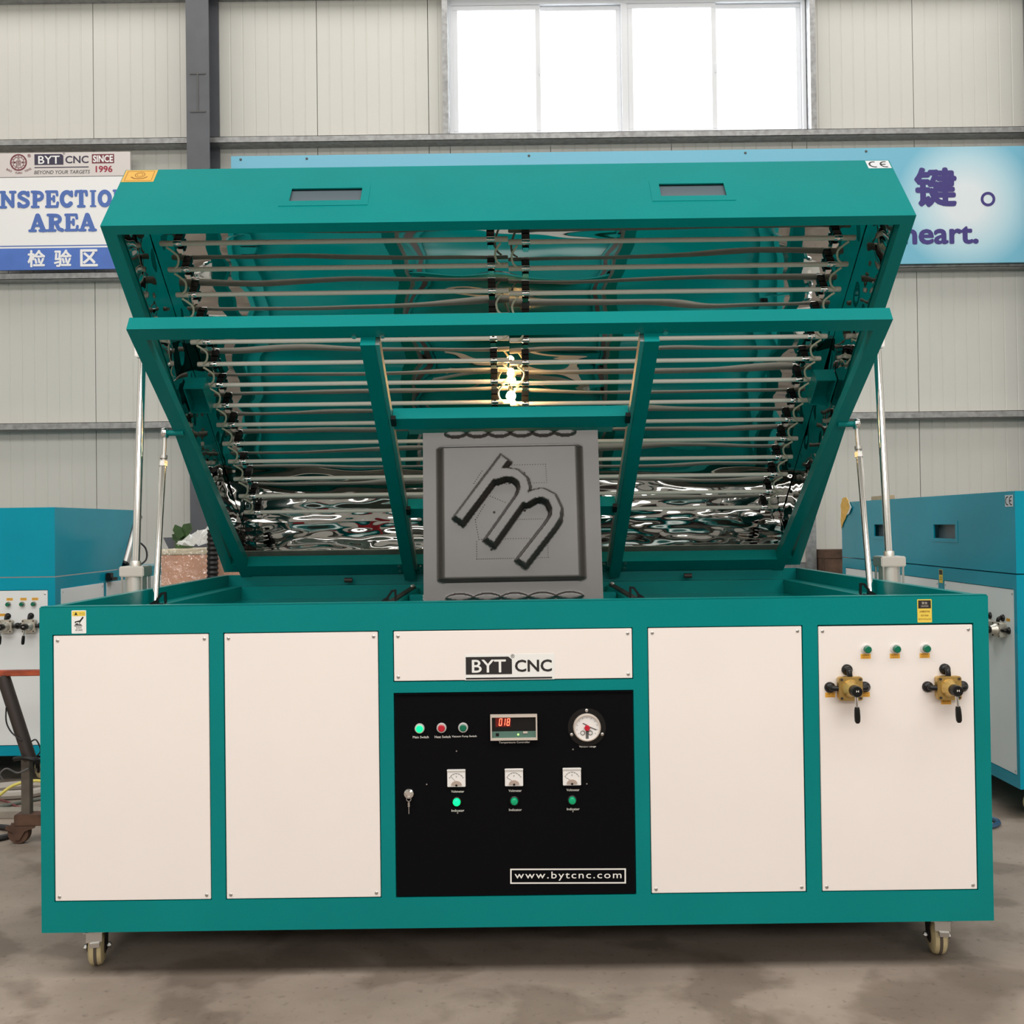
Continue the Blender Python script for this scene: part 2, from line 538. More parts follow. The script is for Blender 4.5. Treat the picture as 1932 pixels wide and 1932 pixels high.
# purlins: cold-formed channels across the wall
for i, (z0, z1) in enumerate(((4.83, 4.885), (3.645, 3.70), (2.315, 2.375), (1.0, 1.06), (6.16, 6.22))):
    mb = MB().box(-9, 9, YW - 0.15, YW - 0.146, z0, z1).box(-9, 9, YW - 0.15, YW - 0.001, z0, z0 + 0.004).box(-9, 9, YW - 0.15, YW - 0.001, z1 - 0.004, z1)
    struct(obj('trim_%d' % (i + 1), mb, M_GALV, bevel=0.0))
# window jamb channels
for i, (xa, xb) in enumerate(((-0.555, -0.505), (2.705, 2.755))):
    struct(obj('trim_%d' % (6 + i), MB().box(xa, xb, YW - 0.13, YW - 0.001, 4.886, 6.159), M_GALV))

# steel columns (H section)


def column(xl, xr, yf, yb, label):
    mb = MB().box(xl, xr, yf, yf + 0.014, 0, 7.2).box(xl, xr, yb - 0.014, yb, 0, 7.2)
    xc = (xl + xr) / 2
    mb.box(xc - 0.006, xc + 0.006, yf + 0.014, yb - 0.014, 0, 7.2)
    c = struct(obj('steel_column', mb, M_COLUMN))
    c['label'] = label
    return c


c1 = column(-2.758, -2.561, 5.48, 5.80, 'dark grey steel column carrying a raised I-shaped weld mark')
mb = MB().box(-2.725, -2.59, 5.474, 5.48, 5.355, 5.367).box(-2.725, -2.59, 5.474, 5.48, 5.025, 5.037).box(-2.664, -2.652, 5.474, 5.48, 5.037, 5.355)
obj('weld_mark', mb, M_GREYINK, c1)
c2 = column(4.66, 4.86, 5.48, 5.80, 'dark grey steel column beside the end of the blue banner')
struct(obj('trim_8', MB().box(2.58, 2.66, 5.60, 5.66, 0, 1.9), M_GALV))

# window band: two double sliding units
win = struct(link('window_1', MB().box(-0.50, 2.70, 5.80, 5.86, 6.09, 6.155).box(-0.50, 2.70, 5.80, 5.86, 4.886, 4.915)
                  .box(-0.50, -0.465, 5.80, 5.86, 4.915, 6.09).box(2.665, 2.70, 5.80, 5.86, 4.915, 6.09)
                  .box(1.045, 1.105, 5.80, 5.86, 4.915, 6.09).mesh('window_1', M_PVC, bevel=0.004)))
for x0, x1, yy in ((-0.465, 0.32, 5.805), (0.27, 1.045, 5.832), (1.105, 1.90, 5.805), (1.85, 2.665, 5.832)):
    s = 0.045
    f = MB().box(x0, x1, yy, yy + 0.024, 4.916, 4.955).box(x0, x1, yy, yy + 0.024, 6.045, 6.089)
    f.box(x0, x0 + s, yy, yy + 0.024, 4.955, 6.045).box(x1 - s, x1, yy, yy + 0.024, 4.955, 6.045)
    sash = obj('sash', f, M_PVC, win, bevel=0.003)
    obj('pane', MB().box(x0 + s - 0.005, x1 - s + 0.005, yy + 0.010, yy + 0.014, 4.95, 6.05), M_GLASS, sash)
for x in (0.315, 1.895):
    obj('handle', MB().cbox(x - 0.004, 5.800, 5.50, 0.02, 0.012, 0.085), M_PVC, win, bevel=0.003)

# added frame around the front fill light, on the unseen wall opposite
wf2 = MB().box(-6.1, 6.1, -9.45, -9.36, 4.12, 4.20).box(-6.1, 6.1, -9.45, -9.36, 5.60, 5.68)
for k in range(9):
    wf2.box(-6.1 + k * 1.5175, -6.04 + k * 1.5175, -9.45, -9.36, 4.20, 5.60)
struct(obj('fill_light_frame', wf2, M_PVC))

# ================================================================== BANNERS ON THE WALL
YS = 5.62
sg = thing('inspection_sign', (-3.94, YS, 3.71), 'white wall sign reading inspection area with blue letters and a company header', 'sign')
obj('board', MB().box(-4.575, -3.30, YS, YS + 0.02, 3.905, 4.535), M_SIGNW, sg)
hd = obj('header_strip', MB().box(-4.575, -3.30, YS, YS + 0.02, 4.535, 4.745), M_SIGNHEAD, sg)
bd = obj('blue_band', MB().box(-4.575, -3.30, YS, YS + 0.02, 3.715, 3.905), M_BLUEBAND, sg)
obj('rule_line', MB().box(-4.575, -3.30, YS - 0.001, YS, 4.529, 4.534), M_GREYINK, sg)
obj('rule_line', MB().box(-4.575, -3.30, YS - 0.001, YS, 3.920, 3.929), M_BLUEINK, sg)


def glyph(c):
    """fat rounded slab-serif capitals on a 1 x 1 cell as (pen width, polylines)"""
    W, S = 0.24, 0.13
    arc = lambda cx, cy, rx, ry, a0, a1, n=12: [(cx + rx * math.cos(math.radians(a0 + (a1 - a0) * i / n)), cy + ry * math.sin(math.radians(a0 + (a1 - a0) * i / n))) for i in range(n + 1)]
    G = {
        'I': [(W, [[(.5, .12), (.5, .88)]]), (S, [[(.2, .065), (.8, .065)], [(.2, .935), (.8, .935)]])],
        'N': [(.19, [[(.2, .12), (.2, .86)], [(.2, .86), (.80, .14)]]), (.15, [[(.82, .1), (.82, .9)]]), (S, [[(.06, .935), (.3, .935)], [(.05, .065), (.37, .065)], [(.66, .935), (.97, .935)]])],
        'S': [(.21, [[(.84, .76)] + arc(.5, .71, .33, .19, 50, 200, 8) + [(.5, .52)] + arc(.5, .29, .34, .19, 60, -120, 9) + [(.15, .25)]]), (S, [[(.87, .92), (.88, .70)], [(.12, .30), (.12, .08)]])],
        'P': [(W, [[(.30, .12), (.30, .88)]]), (.19, [[(.35, .89)] + arc(.56, .68, .29, .21, 90, -90, 10) + [(.35, .47)]]), (S, [[(.08, .935), (.4, .935)], [(.08, .065), (.56, .065)]])],
        'E': [(W, [[(.27, .12), (.27, .88)]]), (.14, [[(.10, .93), (.86, .93), (.89, .73)], [(.3, .52), (.62, .52)], [(.65, .66), (.65, .38)], [(.10, .07), (.88, .07), (.93, .29)]])],
        'C': [(.23, [arc(.52, .5, .37, .39, 40, 318, 18)]), (S, [[(.87, .92), (.88, .66)]])],
        'T': [(W, [[(.5, .12), (.5, .9)]]), (.15, [[(.10, .70), (.13, .925), (.87, .925), (.90, .70)], [(.28, .065), (.72, .065)]])],
        'O': [(.22, [arc(.5, .5, .36, .39, 0, 360, 24)])],
        'A': [(.17, [[(.17, .1), (.47, .93)]]), (.23, [[(.50, .9), (.82, .1)]]), (.12, [[(.3, .35), (.66, .35)]]), (S, [[(.02, .065), (.36, .065)], [(.62, .065), (.99, .065)]])],
        'R': [(W, [[(.26, .12), (.26, .88)]]), (.18, [[(.3, .90)] + arc(.52, .70, .26, .20, 90, -90, 9) + [(.3, .49)], [(.55, .48), (.70, .15), (.92, .08)]]), (S, [[(.05, .935), (.36, .935)], [(.05, .065), (.48, .065)]])],
    }
    return G[c]


def slab_letter(c, x0, x1, z0, z1, y, m, parent):
    w, h = x1 - x0, z1 - z0
    mb = MB()
    for pw, lines in glyph(c):
        mb.strokes([[(px * w, pz * h) for px, pz in ln] for ln in lines], pw * (w * 0.80 + h * 0.42), 0, 0.0040 + 0.0011 * len(mb.v) / 400)
    return obj('letter', mb, m, parent, T((x0, y, z0)) @ RX90)


for c, a, b in (('I', -4.545, -4.455), ('N', -4.445, -4.306), ('S', -4.293, -4.181), ('P', -4.173, -4.055), ('E', -4.050, -3.929), ('C', -3.920, -3.799),
                ('T', -3.791, -3.672), ('I', -3.662, -3.594), ('O', -3.586, -3.463), ('N', -3.452, -3.33)):
    slab_letter(c, a, b, 4.258, 4.411, YS, M_BLUEINK, sg)
for c, a, b in (('A', -4.188, -4.040), ('R', -4.032, -3.888), ('E', -3.882, -3.758), ('A', -3.752, -3.606)):
    slab_letter(c, a, b, 4.048, 4.205, YS, M_BLUEINK, sg)
for ch, x in (('检', -4.128), ('验', -3.897), ('区', -3.667)):
    text('lettering', ch, M_SIGNW, sg, front(x, YS - 0.0005, 3.813), 0.155, 0.152, bold=0.028, thick=0.003)
# header: seal, logo, slogan, year
se = ring(ring(MB(), 0.062, 0.074, 0, 0.002), 0.046, 0.050, 0, 0.002)
for i in range(12):
    a = 2 * PI * i / 12
    se.cbox(0, 0, 0.001, 0.012, 0.004, 0.002, Matrix.Rotation(a, 4, 'Z') @ T((0.056, 0, 0)) @ Matrix.Rotation(0.7, 4, 'Z'))
for a, b, c, d in ((-0.018, 0.018, 0.013, 0.017), (-0.018, 0.018, -0.017, -0.013), (-0.018, -0.014, -0.017, 0.017), (0.014, 0.018, -0.017, 0.017)):
    se.box(a, b, c, d, 0, 0.002)
obj('seal_ring', se, M_MAROON, hd, front(-4.280, YS, 4.662))
for ch, dx, dz, w in (('元', 0, 0.032, 0.022), ('寶', -0.033, 0, 0.022), ('鴻', 0.033, 0, 0.022), ('BYT', 0, -0.031, 0.044), ('回', 0, 0, 0.018)):
    text('lettering', ch, M_MAROON, hd, front(-4.280 + dx, YS - 0.0002, 4.662 + dz), w, 0.018, thick=0.002)
for ch, dx, dz, w, r in (('BAO', -0.082, -0.068, 0.05, -0.45), ('YUAN', 0, -0.092, 0.06, 0), ('TONG', 0.082, -0.068, 0.06, 0.45)):
    text('lettering', ch, M_MAROON, hd, front(-4.280 + dx, YS, 4.662 + dz) @ Matrix.Rotation(r, 4, 'Z'), w, 0.018, thick=0.002)
text('lettering', '®', M_MAROON, hd, front(-4.186, YS, 4.72), 0.03, 0.03, thick=0.002)


def byt_logo(parent, x0, z0, w, h, y, ink, white, target):
    """black cut-corner box with BYT, CNC beside it, a rule below"""
    bw = 0.535 * w; bh = 0.78 * h
    b = MB().prism([(0, 0), (bw, 0), (bw, bh * 0.84), (bw - bh * 0.2, bh), (0, bh)], 0, 0.001)
    o = obj('logo_block', b, ink, target, front(x0, y, z0 + 0.22 * h))
    text('lettering', 'BYT', white, target, front(x0 + bw * 0.5, y - 0.0009, z0 + 0.22 * h + bh * 0.47), bw * 0.74, bh * 0.74, bold=0.012)
    text('lettering', 'CNC', ink, target, front(x0 + w * 0.785, y, z0 + 0.22 * h + bh * 0.46), w * 0.43, bh * 0.70, bold=0.022)
    obj('logo_rule', MB().box(0, w, 0, h * 0.07, 0, 0.001), ink, target, front(x0, y, z0))
    text('lettering', '®', ink, target, front(x0 + bw + 0.010 * w, y, z0 + h * 1.02), w * 0.045, w * 0.045)


byt_logo(sg, -4.140, 4.610, 0.475, 0.122, YS, M_VIOLETINK, M_SIGNW, hd)
text('lettering', 'BEYOND YOUR TARGETS', M_GREYINK, hd, front(-3.898, YS, 4.572), 0.49, 0.032, bold=0.01, shear=0.2, thick=0.001)
obj('red_box', plate(0.195, 0.082, 0.001), M_MAROON, hd, front(-3.538, YS, 4.685))
text('lettering', 'SINCE', M_SIGNW, hd, front(-3.538, YS - 0.0008, 4.685), 0.175, 0.062, bold=0.03)
text('lettering', '1996', M_REDINK, hd, front(-3.530, YS, 4.594), 0.148, 0.058, bold=0.03)

bn = thing('wall_banner', (1.5, YS, 3.67), 'long sky blue wall banner with navy characters behind the open machine lid', 'banner')
obj('board', MB().box(-2.415, 4.66, YS, YS + 0.02, 3.668, 4.692), M_BANNER, bn)
text('lettering', '键', M_NAVYINK, bn, front(3.762, YS - 0.0005, 4.337), 0.372, 0.352, bold=0.036, thick=0.002)
mb = ring(MB(), 0.040, 0.064, 0, 0.002)
obj('full_stop_ring', mb, M_NAVYINK, bn, front(4.221, YS, 4.227))
text('lettering', 'heart.', M_NAVYINK, bn, front(3.800, YS - 0.0005, 3.932), 0.665, 0.195, bold=0.03, thick=0.002)
for x in (-2.33, -1.75, 0.2, 2.1, 3.16):
    obj('rivet', MB().lathe([(0.012, 0), (0.008, 0.006)], 10), M_GREYINK, bn, front(x, YS, 4.662))

# ================================================================== MAIN MACHINE
HW = 1.4965; ZT = 1.1855; ZB = 0.165; DEP = 2.06
ma = thing('thermoforming_machine', (0, 1.03, 0), 'big teal vacuum forming machine with white panels and its mirror lined lid raised', 'machine')

# --- cabinet: welded front frame, sides, back, floor plate
fr = MB()
fr.box(-HW, HW, 0, 0.05, 1.100, ZT).box(-HW, HW, 0, 0.05, ZB, 0.261)
for a, b in ((-HW, -1.456), (-0.961, -0.917), (-0.427, -0.382), (0.374, 0.420), (0.910, 0.957), (1.449, HW)):
    fr.box(a, b, 0, 0.05, 0.261, 1.100)
fr.box(-0.382, 0.374, 0, 0.05, 0.9035, 0.938)
obj('cabinet_frame', fr, M_TEAL, ma)
obj('side_wall', MB().box(-HW, -HW + 0.03, 0.05, DEP, ZB, ZT), M_TEAL, ma)
obj('side_wall', MB().box(HW - 0.03, HW, 0.05, DEP, ZB, ZT), M_TEAL, ma)
obj('back_wall', MB().box(-HW + 0.03, HW - 0.03, DEP - 0.03, DEP, ZB, ZT), M_TEAL, ma)
obj('base_plate', MB().box(-HW + 0.03, HW - 0.03, 0.05, DEP - 0.03, ZB, ZB + 0.01), M_DARKPAINT, ma)
obj('backing', MB().box(-HW + 0.03, HW - 0.03, 0.02, 0.024, ZB + 0.05, 1.12), M_TEAL, ma)
# edge weld bead of the top rail, inner ledge, bed
obj('rim_lip', MB().box(-HW + 0.001, HW - 0.001, 0.002, 0.04, ZT, ZT + 0.004), M_TEAL, ma, bevel=0.0015)
led = MB().box(-HW + 0.03, -1.382, 0.05, DEP - 0.03, 1.06, 1.130).box(1.382, HW - 0.03, 0.05, DEP - 0.03, 1.06, 1.130)
led.box(-1.382, 1.382, 0.05, 0.12, 1.06, 1.130).box(-1.382, 1.382, DEP - 0.10, DEP - 0.03, 1.06, 1.130)
obj('ledge', led, M_TEAL, ma)
M_BED = mat('glossy_teal_bed', (0.0, 0.205, 0.200), 0.13, noise=(1.5, 0.08))
obj('bed_plate', MB().box(-1.382, 1.382, 0.12, DEP - 0.10, 1.055, 1.066), M_BED, ma)

screw_me = MB().lathe([(0.0052, 0), (0.0052, 0.0016), (0.003, 0.0028)], 10).lathe([(0.0018, 0.0027), (0.0018, 0.0030)], 6).mesh('screw', M_STEEL, smooth=True)


def white_panel(name, x0, x1, z0, z1, m=M_WHITE, sc=True, yf=0.0015):
    g = 0.003
    p = obj(name, MB().box(x0 + g, x1 - g, yf, yf + 0.012, z0 + g, z1 - g), m, ma, bevel=0.0012)
    if sc:
        for sx in (x0 + 0.016, x1 - 0.016):
            for sz in (z0 + 0.016, z1 - 0.018):
                link('screw', screw_me, p, front(sx, yf, sz))
    return p


white_panel('access_panel', -1.456, -0.961, 0.261, 1.100)
white_panel('access_panel', -0.917, -0.427, 0.261, 1.100)
white_panel('access_panel', 0.420, 0.910, 0.261, 1.100)
vp = white_panel('valve_panel', 0.957, 1.449, 0.261, 1.098)
np_ = white_panel('name_plate', -0.382, 0.374, 0.938, 1.100, yf=-0.002)
obj('logo_sticker', plate(0.282, 0.081, 0.0006), M_PAPER, np_, front(-0.015, -0.002, 0.981))
byt_logo(np_, -0.153, 0.9435, 0.271, 0.070, -0.0026, M_INK, M_PAPER, np_)
# --- control door
dr = white_panel('control_door', -0.382, 0.374, 0.261, 0.9035, M_BLACK, sc=False, yf=0.001)
obj('door_edge_strip', MB().box(-0.376, 0.370, -0.004, 0.002, 0.897, 0.901), M_BLACK, dr, bevel=0.001)
YD = 0.001
def button(x, z, y, capm, depth=0.012, part='push_button'):
    mb = MB().lathe([(0.0158, 0), (0.0158, 0.006), (0.0138, 0.009), (0.0112, 0.009), (0.0112, 0.005)], 26)
    o = obj(part, mb, M_BEZEL, ma, front(x, y, z), smooth=True)
    obj('button_cap', MB().lathe([(0.0108, 0.004), (0.0108, depth), (0.009, depth + 0.0016)], 24), capm, o, front(x, y, z), smooth=True)
    return o


button(-0.301, 0.791, YD, M_GLOWG); button(-0.232, 0.792, YD, M_REDBTN); button(-0.164, 0.792, YD, M_GREENBTN)
for s, x, w in (('Main Switch', -0.298, 0.050), ('Heat Switch', -0.229, 0.050), ('Vacuum Pump Switch', -0.161, 0.078)):
    text('lettering', s, M_PRINT, dr, front(x, YD, 0.7635), w, 0.0076, bold=0.006)
# temperature controller
tcx, tcz = -0.0045, 0.792
tco = obj('temperature_controller', MB().box(-0.0735, 0.0735, -0.040, 0.040, 0, 0.004).box(-0.0735, 0.0735, 0.032, 0.040, 0.004, 0.014)
          .box(-0.0735, 0.0735, -0.040, -0.033, 0.004, 0.014).box(-0.0735, -0.069, -0.033, 0.032, 0.004, 0.014).box(0.069, 0.0735, -0.033, 0.032, 0.004, 0.014),
          M_BEIGE, ma, front(tcx, YD, tcz))
obj('display_glass', MB().box(-0.069, 0.069, -0.0125, 0.032, 0.004, 0.007), M_PLBLACK, tco, front(tcx, YD, tcz))
obj('green_strip', MB().box(-0.069, 0.069, -0.033, -0.0125, 0.004, 0.007), M_TCGREEN, tco, front(tcx, YD, tcz))
seg = MB()


def digit(cx, on):
    w, h, t = 0.0036, 0.0052, 0.0012
    S = {'a': (-w, w, 2 * h - t, 2 * h + t), 'g': (-w, w, -t, t), 'd': (-w, w, -2 * h - t, -2 * h + t),
         'f': (-w - t, -w + t, 0.0006, 2 * h), 'b': (w - t, w + t, 0.0006, 2 * h), 'e': (-w - t, -w + t, -2 * h, -0.0006), 'c': (w - t, w + t, -2 * h, -0.0006)}
    for k in on:
        a, b, c, d = S[k]
        seg.add([(cx + a + 0.12 * c, c, 0.0072), (cx + b + 0.12 * c, c, 0.0072), (cx + b + 0.12 * d, d, 0.0072), (cx + a + 0.12 * d, d, 0.0072)], [(0, 1, 2, 3)])


digit(0, 'abcdef'); digit(0.0105, 'bc'); digit(0.0245, 'abcdefg')
ledm = front(tcx - 0.0415, YD, tcz + 0.0165)
obj('red_digits', seg, M_LEDRED, tco, ledm)
obj('display_window', MB().box(-0.016, 0.032, -0.015, 0.015, 0.0068, 0.00705), mat('red_display_window', (0.05, 0.004, 0.004), 0.3, emit=(1, 0.02, 0.01), estr=0.06), tco, ledm)
obj('green_led', MB().lathe([(0.003, 0.007), (0.002, 0.009)], 10), M_LEDGREEN, tco, front(tcx + 0.0135, YD, tcz - 0.023))
obj('key_pad', MB().box(-0.007, 0.007, -0.003, 0.003, 0.007, 0.009), M_BEIGE, tco, front(tcx + 0.036, YD, tcz - 0.0165))
obj('maker_mark', MB().box(-0.005, 0.005, -0.005, 0.005, 0.007, 0.0075), M_PLBLACK, tco, front(tcx - 0.052, YD, tcz - 0.023))
text('lettering', 'Temperature Controller', M_PRINT, dr, front(-0.003, YD, 0.7425), 0.098, 0.0076, bold=0.006)
# vacuum gauge
gM = front(0.2255, YD, 0.788)
ga = obj('vacuum_gauge', MB().lathe([(0.0435, 0), (0.0435, 0.012), (0.041, 0.016), (0.0385, 0.016), (0.0385, 0.011), (0.0001, 0.011)], 40), M_BEIGE, ma, gM, smooth=True)
obj('gauge_flange', ring(MB(), 0.0435, 0.060, 0, 0.002, 40), M_PLBLACK, ga, gM)
obj('dial_face', MB().lathe([(0.0385, 0.0108), (0.0385, 0.0112)], 40), M_DIALWHITE, ga, gM)
tk = MB()
for i in range(11):
    a = math.radians(215 - i * 25)
    tk.box(0.030, 0.034, -0.0005, 0.0005, 0.0112, 0.0116, Matrix.Rotation(a, 4, 'Z'))
tk.box(-0.0045, 0.0045, -0.034, -0.008, 0.0112, 0.0118)
ring(tk, 0.0055, 0.0075, 0.0112, 0.0118, 14, T((-0.014, -0.016, 0)))
ring(tk, 0.0055, 0.0075, 0.0112, 0.0118, 14, T((0.010, -0.016, 0)))
tk.strokes([[(0.004, 0.006), (-0.012, 0.014)], [(0.004, 0.004), (0.028, -0.006)]], 0.003, 0.0116, 0.0122)
obj('dial_marks', tk, M_GREYINK, ga, gM)
obj('centre_knob', MB().lathe([(0.0095, 0.011), (0.0095, 0.019), (0.008, 0.021)], 6), M_REDBTN, ga, gM)
for ang in (90, 205, -25):
    a = math.radians(ang)
    link('screw', screw_me, ga, front(0.2255 + 0.053 * math.cos(a), YD - 0.002, 0.788 + 0.053 * math.sin(a)))
text('lettering', 'Vacuum Gauge', M_PRINT, dr, front(0.227, YD, 0.7265), 0.053, 0.0076, bold=0.006)
# voltmeters and indicators
for k, x in enumerate((-0.187, -0.006, 0.176)):
    vM = front(x, YD, 0.634)
    vm = obj('voltmeter', MB().box(-0.0285, 0.0285, -0.0265, 0.0275, 0, 0.010), M_DIALWHITE, ma, vM, bevel=0.0015)
    obj('meter_top_edge', MB().box(-0.029, 0.029, 0.0245, 0.028, 0.008, 0.013), M_DIALWHITE, vm, vM)
    sc_ = MB().strokes([[(0.024 * math.cos(math.radians(a)), -0.010 + 0.026 * math.sin(math.radians(a))) for a in range(30, 151, 12)]], 0.0010, 0.010, 0.0104)
    for a in range(30, 151, 20):
        sc_.box(0.0225, 0.027, -0.0004, 0.0004, 0.010, 0.0104, T((0, -0.010, 0)) @ Matrix.Rotation(math.radians(a), 4, 'Z'))
    sc_.strokes([[(0, -0.012), (-0.021 if k else -0.016, 0.0 if k else 0.006)]], 0.0009, 0.010, 0.0106)
    obj('scale_marks', sc_, M_GREYINK, vm, vM)
    text('scale_letter', 'V', M_GREYINK, vm, vM @ T((0, 0.006, 0.010)), 0.004, 0.006)
    cov = [(-0.0165, -0.020), (0.0165, -0.020)] + [(0.0165 * math.cos(PI * i / 10), -0.020 + 0.013 * math.sin(PI * i / 10)) for i in range(1, 10)]
    obj('meter_cover', MB().prism(cov, 0.010, 0.013), M_DIALPINK, vm, vM)
    obj('zero_screw', MB().lathe([(0.0034, 0.010), (0.0034, 0.0145)], 12), M_PLBLACK, vm, vM @ T((0, -0.0205, 0)))
    text('lettering', 'Voltmeter', M_PRINT, dr, front(x + 0.003, YD, 0.5915), 0.041, 0.0076, bold=0.006)
    text('lettering', 'Indicator', M_PRINT, dr, front(x + 0.003, YD, 0.5315), 0.040, 0.0076, bold=0.006)
    mb = MB().lathe([(0.0150, 0), (0.0150, 0.004), (0.0125, 0.006)], 24)
    io = obj('indicator_lamp', mb, M_PLBLACK, ma, front(x, YD, 0.560), smooth=True)
    obj('lamp_lens', MB().lathe([(0.0118, 0.004), (0.0118, 0.012), (0.010, 0.0155), (0.006, 0.017)], 24), M_GLOWG if k == 0 else M_GREENDIM, io, front(x, YD, 0.560), smooth=True)
for x, z in ((-0.186, 0.718), (0.181, 0.719), (-0.281, 0.615), (0.223, 0.610), (-0.185, 0.524), (0.178, 0.524)):
    obj('fixing_stud', MB().lathe([(0.0028, 0), (0.0022, 0.002)], 10), M_STEEL, dr, front(x, YD, z), smooth=True)
lkM = front(-0.337, YD, 0.588)
lk = obj('door_lock', MB().lathe([(0.0165, 0), (0.0165, 0.003), (0.0150, 0.009), (0.0085, 0.012), (0.0085, 0.010), (0.0001, 0.010)], 24), M_CHROME, ma, lkM, smooth=True)
kb = ring(MB(), 0.0060, 0.0080, 0.010, 0.012, 18, T((0, -0.016, 0)))
kb.box(-0.0011, 0.0011, -0.062, -0.024, 0.0105, 0.0120).box(-0.0030, 0.0030, -0.040, -0.026, 0.0103, 0.0122)
obj('key', kb, M_STEEL, lk, lkM)
wM = front(0.160, YD, 0.3215)
wf = MB().box(-0.182, 0.182, 0.0195, 0.0235, 0, 0.001).box(-0.182, 0.182, -0.0235, -0.0195, 0, 0.001).box(-0.182, -0.1775, -0.0195, 0.0195, 0, 0.001).box(0.1775, 0.182, -0.0195, 0.0195, 0, 0.001)
obj('web_address_border', wf, M_PRINT, dr, wM @ Matrix.Rotation(-0.010, 4, 'Z'))
text('lettering', 'www.bytcnc.com', M_PRINT, dr, wM @ Matrix.Rotation(-0.010, 4, 'Z'), 0.336, 0.028, bold=0.004, spacing=1.2)
# --- stickers on the top rail
sM = front(-1.3715, -0.0001, 1.140)
st = obj('hot_surface_sticker', MB().prism(rounded(0.046, 0.073, 0.003), 0, 0.0008), M_PAPER, ma, sM)
obj('sticker_band', plate(0.0415, 0.0155, 0.0003), M_YELLOW, st, sM @ T((0, 0.0262, 0.0008)))
obj('warning_triangle', MB().prism([(-0.0055, -0.005), (0, -0.0035), (0.0055, -0.005), (0, 0.006)], 0, 0.0003), M_INK, st, sM @ T((-0.009, 0.0258, 0.0012)))
text('lettering', '小心', M_GOLDINK, st, sM @ T((0.010, 0.0262, 0.0011)), 0.017, 0.008, thick=0.0002)
hand = MB().prism([(-0.0125, 0.0045), (0.003, 0.008), (0.012, 0.020), (0.0155, 0.0165), (0.0045, 0.002), (0.0025, -0.003), (0.0005, -0.0028), (0.0025, 0.0025), (-0.0085, 0.002), (-0.0105, -0.001), (-0.0128, -0.0005)], 0, 0.0003)
hand.box(-0.0145, 0.0105, -0.0105, -0.008, 0, 0.0003).box(-0.0125, 0.008, -0.0065, -0.004, 0, 0.0003).box(-0.0095, -0.002, -0.004, -0.0015, 0, 0.0003)
obj('hand_pictogram', hand, M_INK, st, sM @ T((0, -0.003, 0.0009)))
text('lettering', '高温危', M_GREYINK, st, sM @ T((0, -0.0185, 0.0009)), 0.018, 0.0048, thick=0.0002)
text('lettering', '请勿触碰', M_GREYINK, st, sM @ T((0, -0.0255, 0.0009)), 0.023, 0.0048, thick=0.0002)
obj('fine_print', plate(0.028, 0.0012, 0.0002), M_SILVERST, st, sM @ T((0, -0.0312, 0.0009)))
sM = front(1.2955, -0.0001, 1.140)
st = obj('danger_sticker', MB().prism(rounded(0.0455, 0.073, 0.002), 0, 0.0008), M_YELLOW, ma, sM)
obj('sticker_band', plate(0.040, 0.0255, 0.0003), M_INK, st, sM @ T((0, 0.0205, 0.0008)))
text('lettering', '警告', M_BEIGE, st, sM @ T((0, 0.0245, 0.0012)), 0.018, 0.008, thick=0.0002)
text('lettering', 'CAUTION', M_BEIGE, st, sM @ T((0, 0.0150, 0.0012)), 0.023, 0.0050, thick=0.0002)
text('lettering', '必须戴防护手套', M_GOLDINK, st, sM @ T((0, -0.002, 0.0009)), 0.032, 0.0062, bold=0.01, thick=0.0002)
text('lettering', 'MUST WEAR', M_GOLDINK, st, sM @ T((0, -0.0145, 0.0009)), 0.024, 0.0055, bold=0.015, thick=0.0002)
text('lettering', 'PROTECTIVE GLOVES', M_GOLDINK, st, sM @ T((0, -0.0260, 0.0009)), 0.039, 0.0045, thick=0.0002)


# --- pneumatic hand valves (shared by all machines)
def amber_label(parent, M, s, w=0.032):
    p = obj('amber_label', plate(w, 0.0150, 0.0005), M_ORANGE, parent, M)
    text('lettering', s, M_GOLDINK, p, M @ T((0, 0.0028, 0.0005)), w * 0.72, 0.0048, bold=0.01, thick=0.0002)
    obj('underline', plate(w * 0.68, 0.0012, 0.0002), M_GOLDINK, p, M @ T((0, -0.004, 0.0005)))
    return p


VME = {}


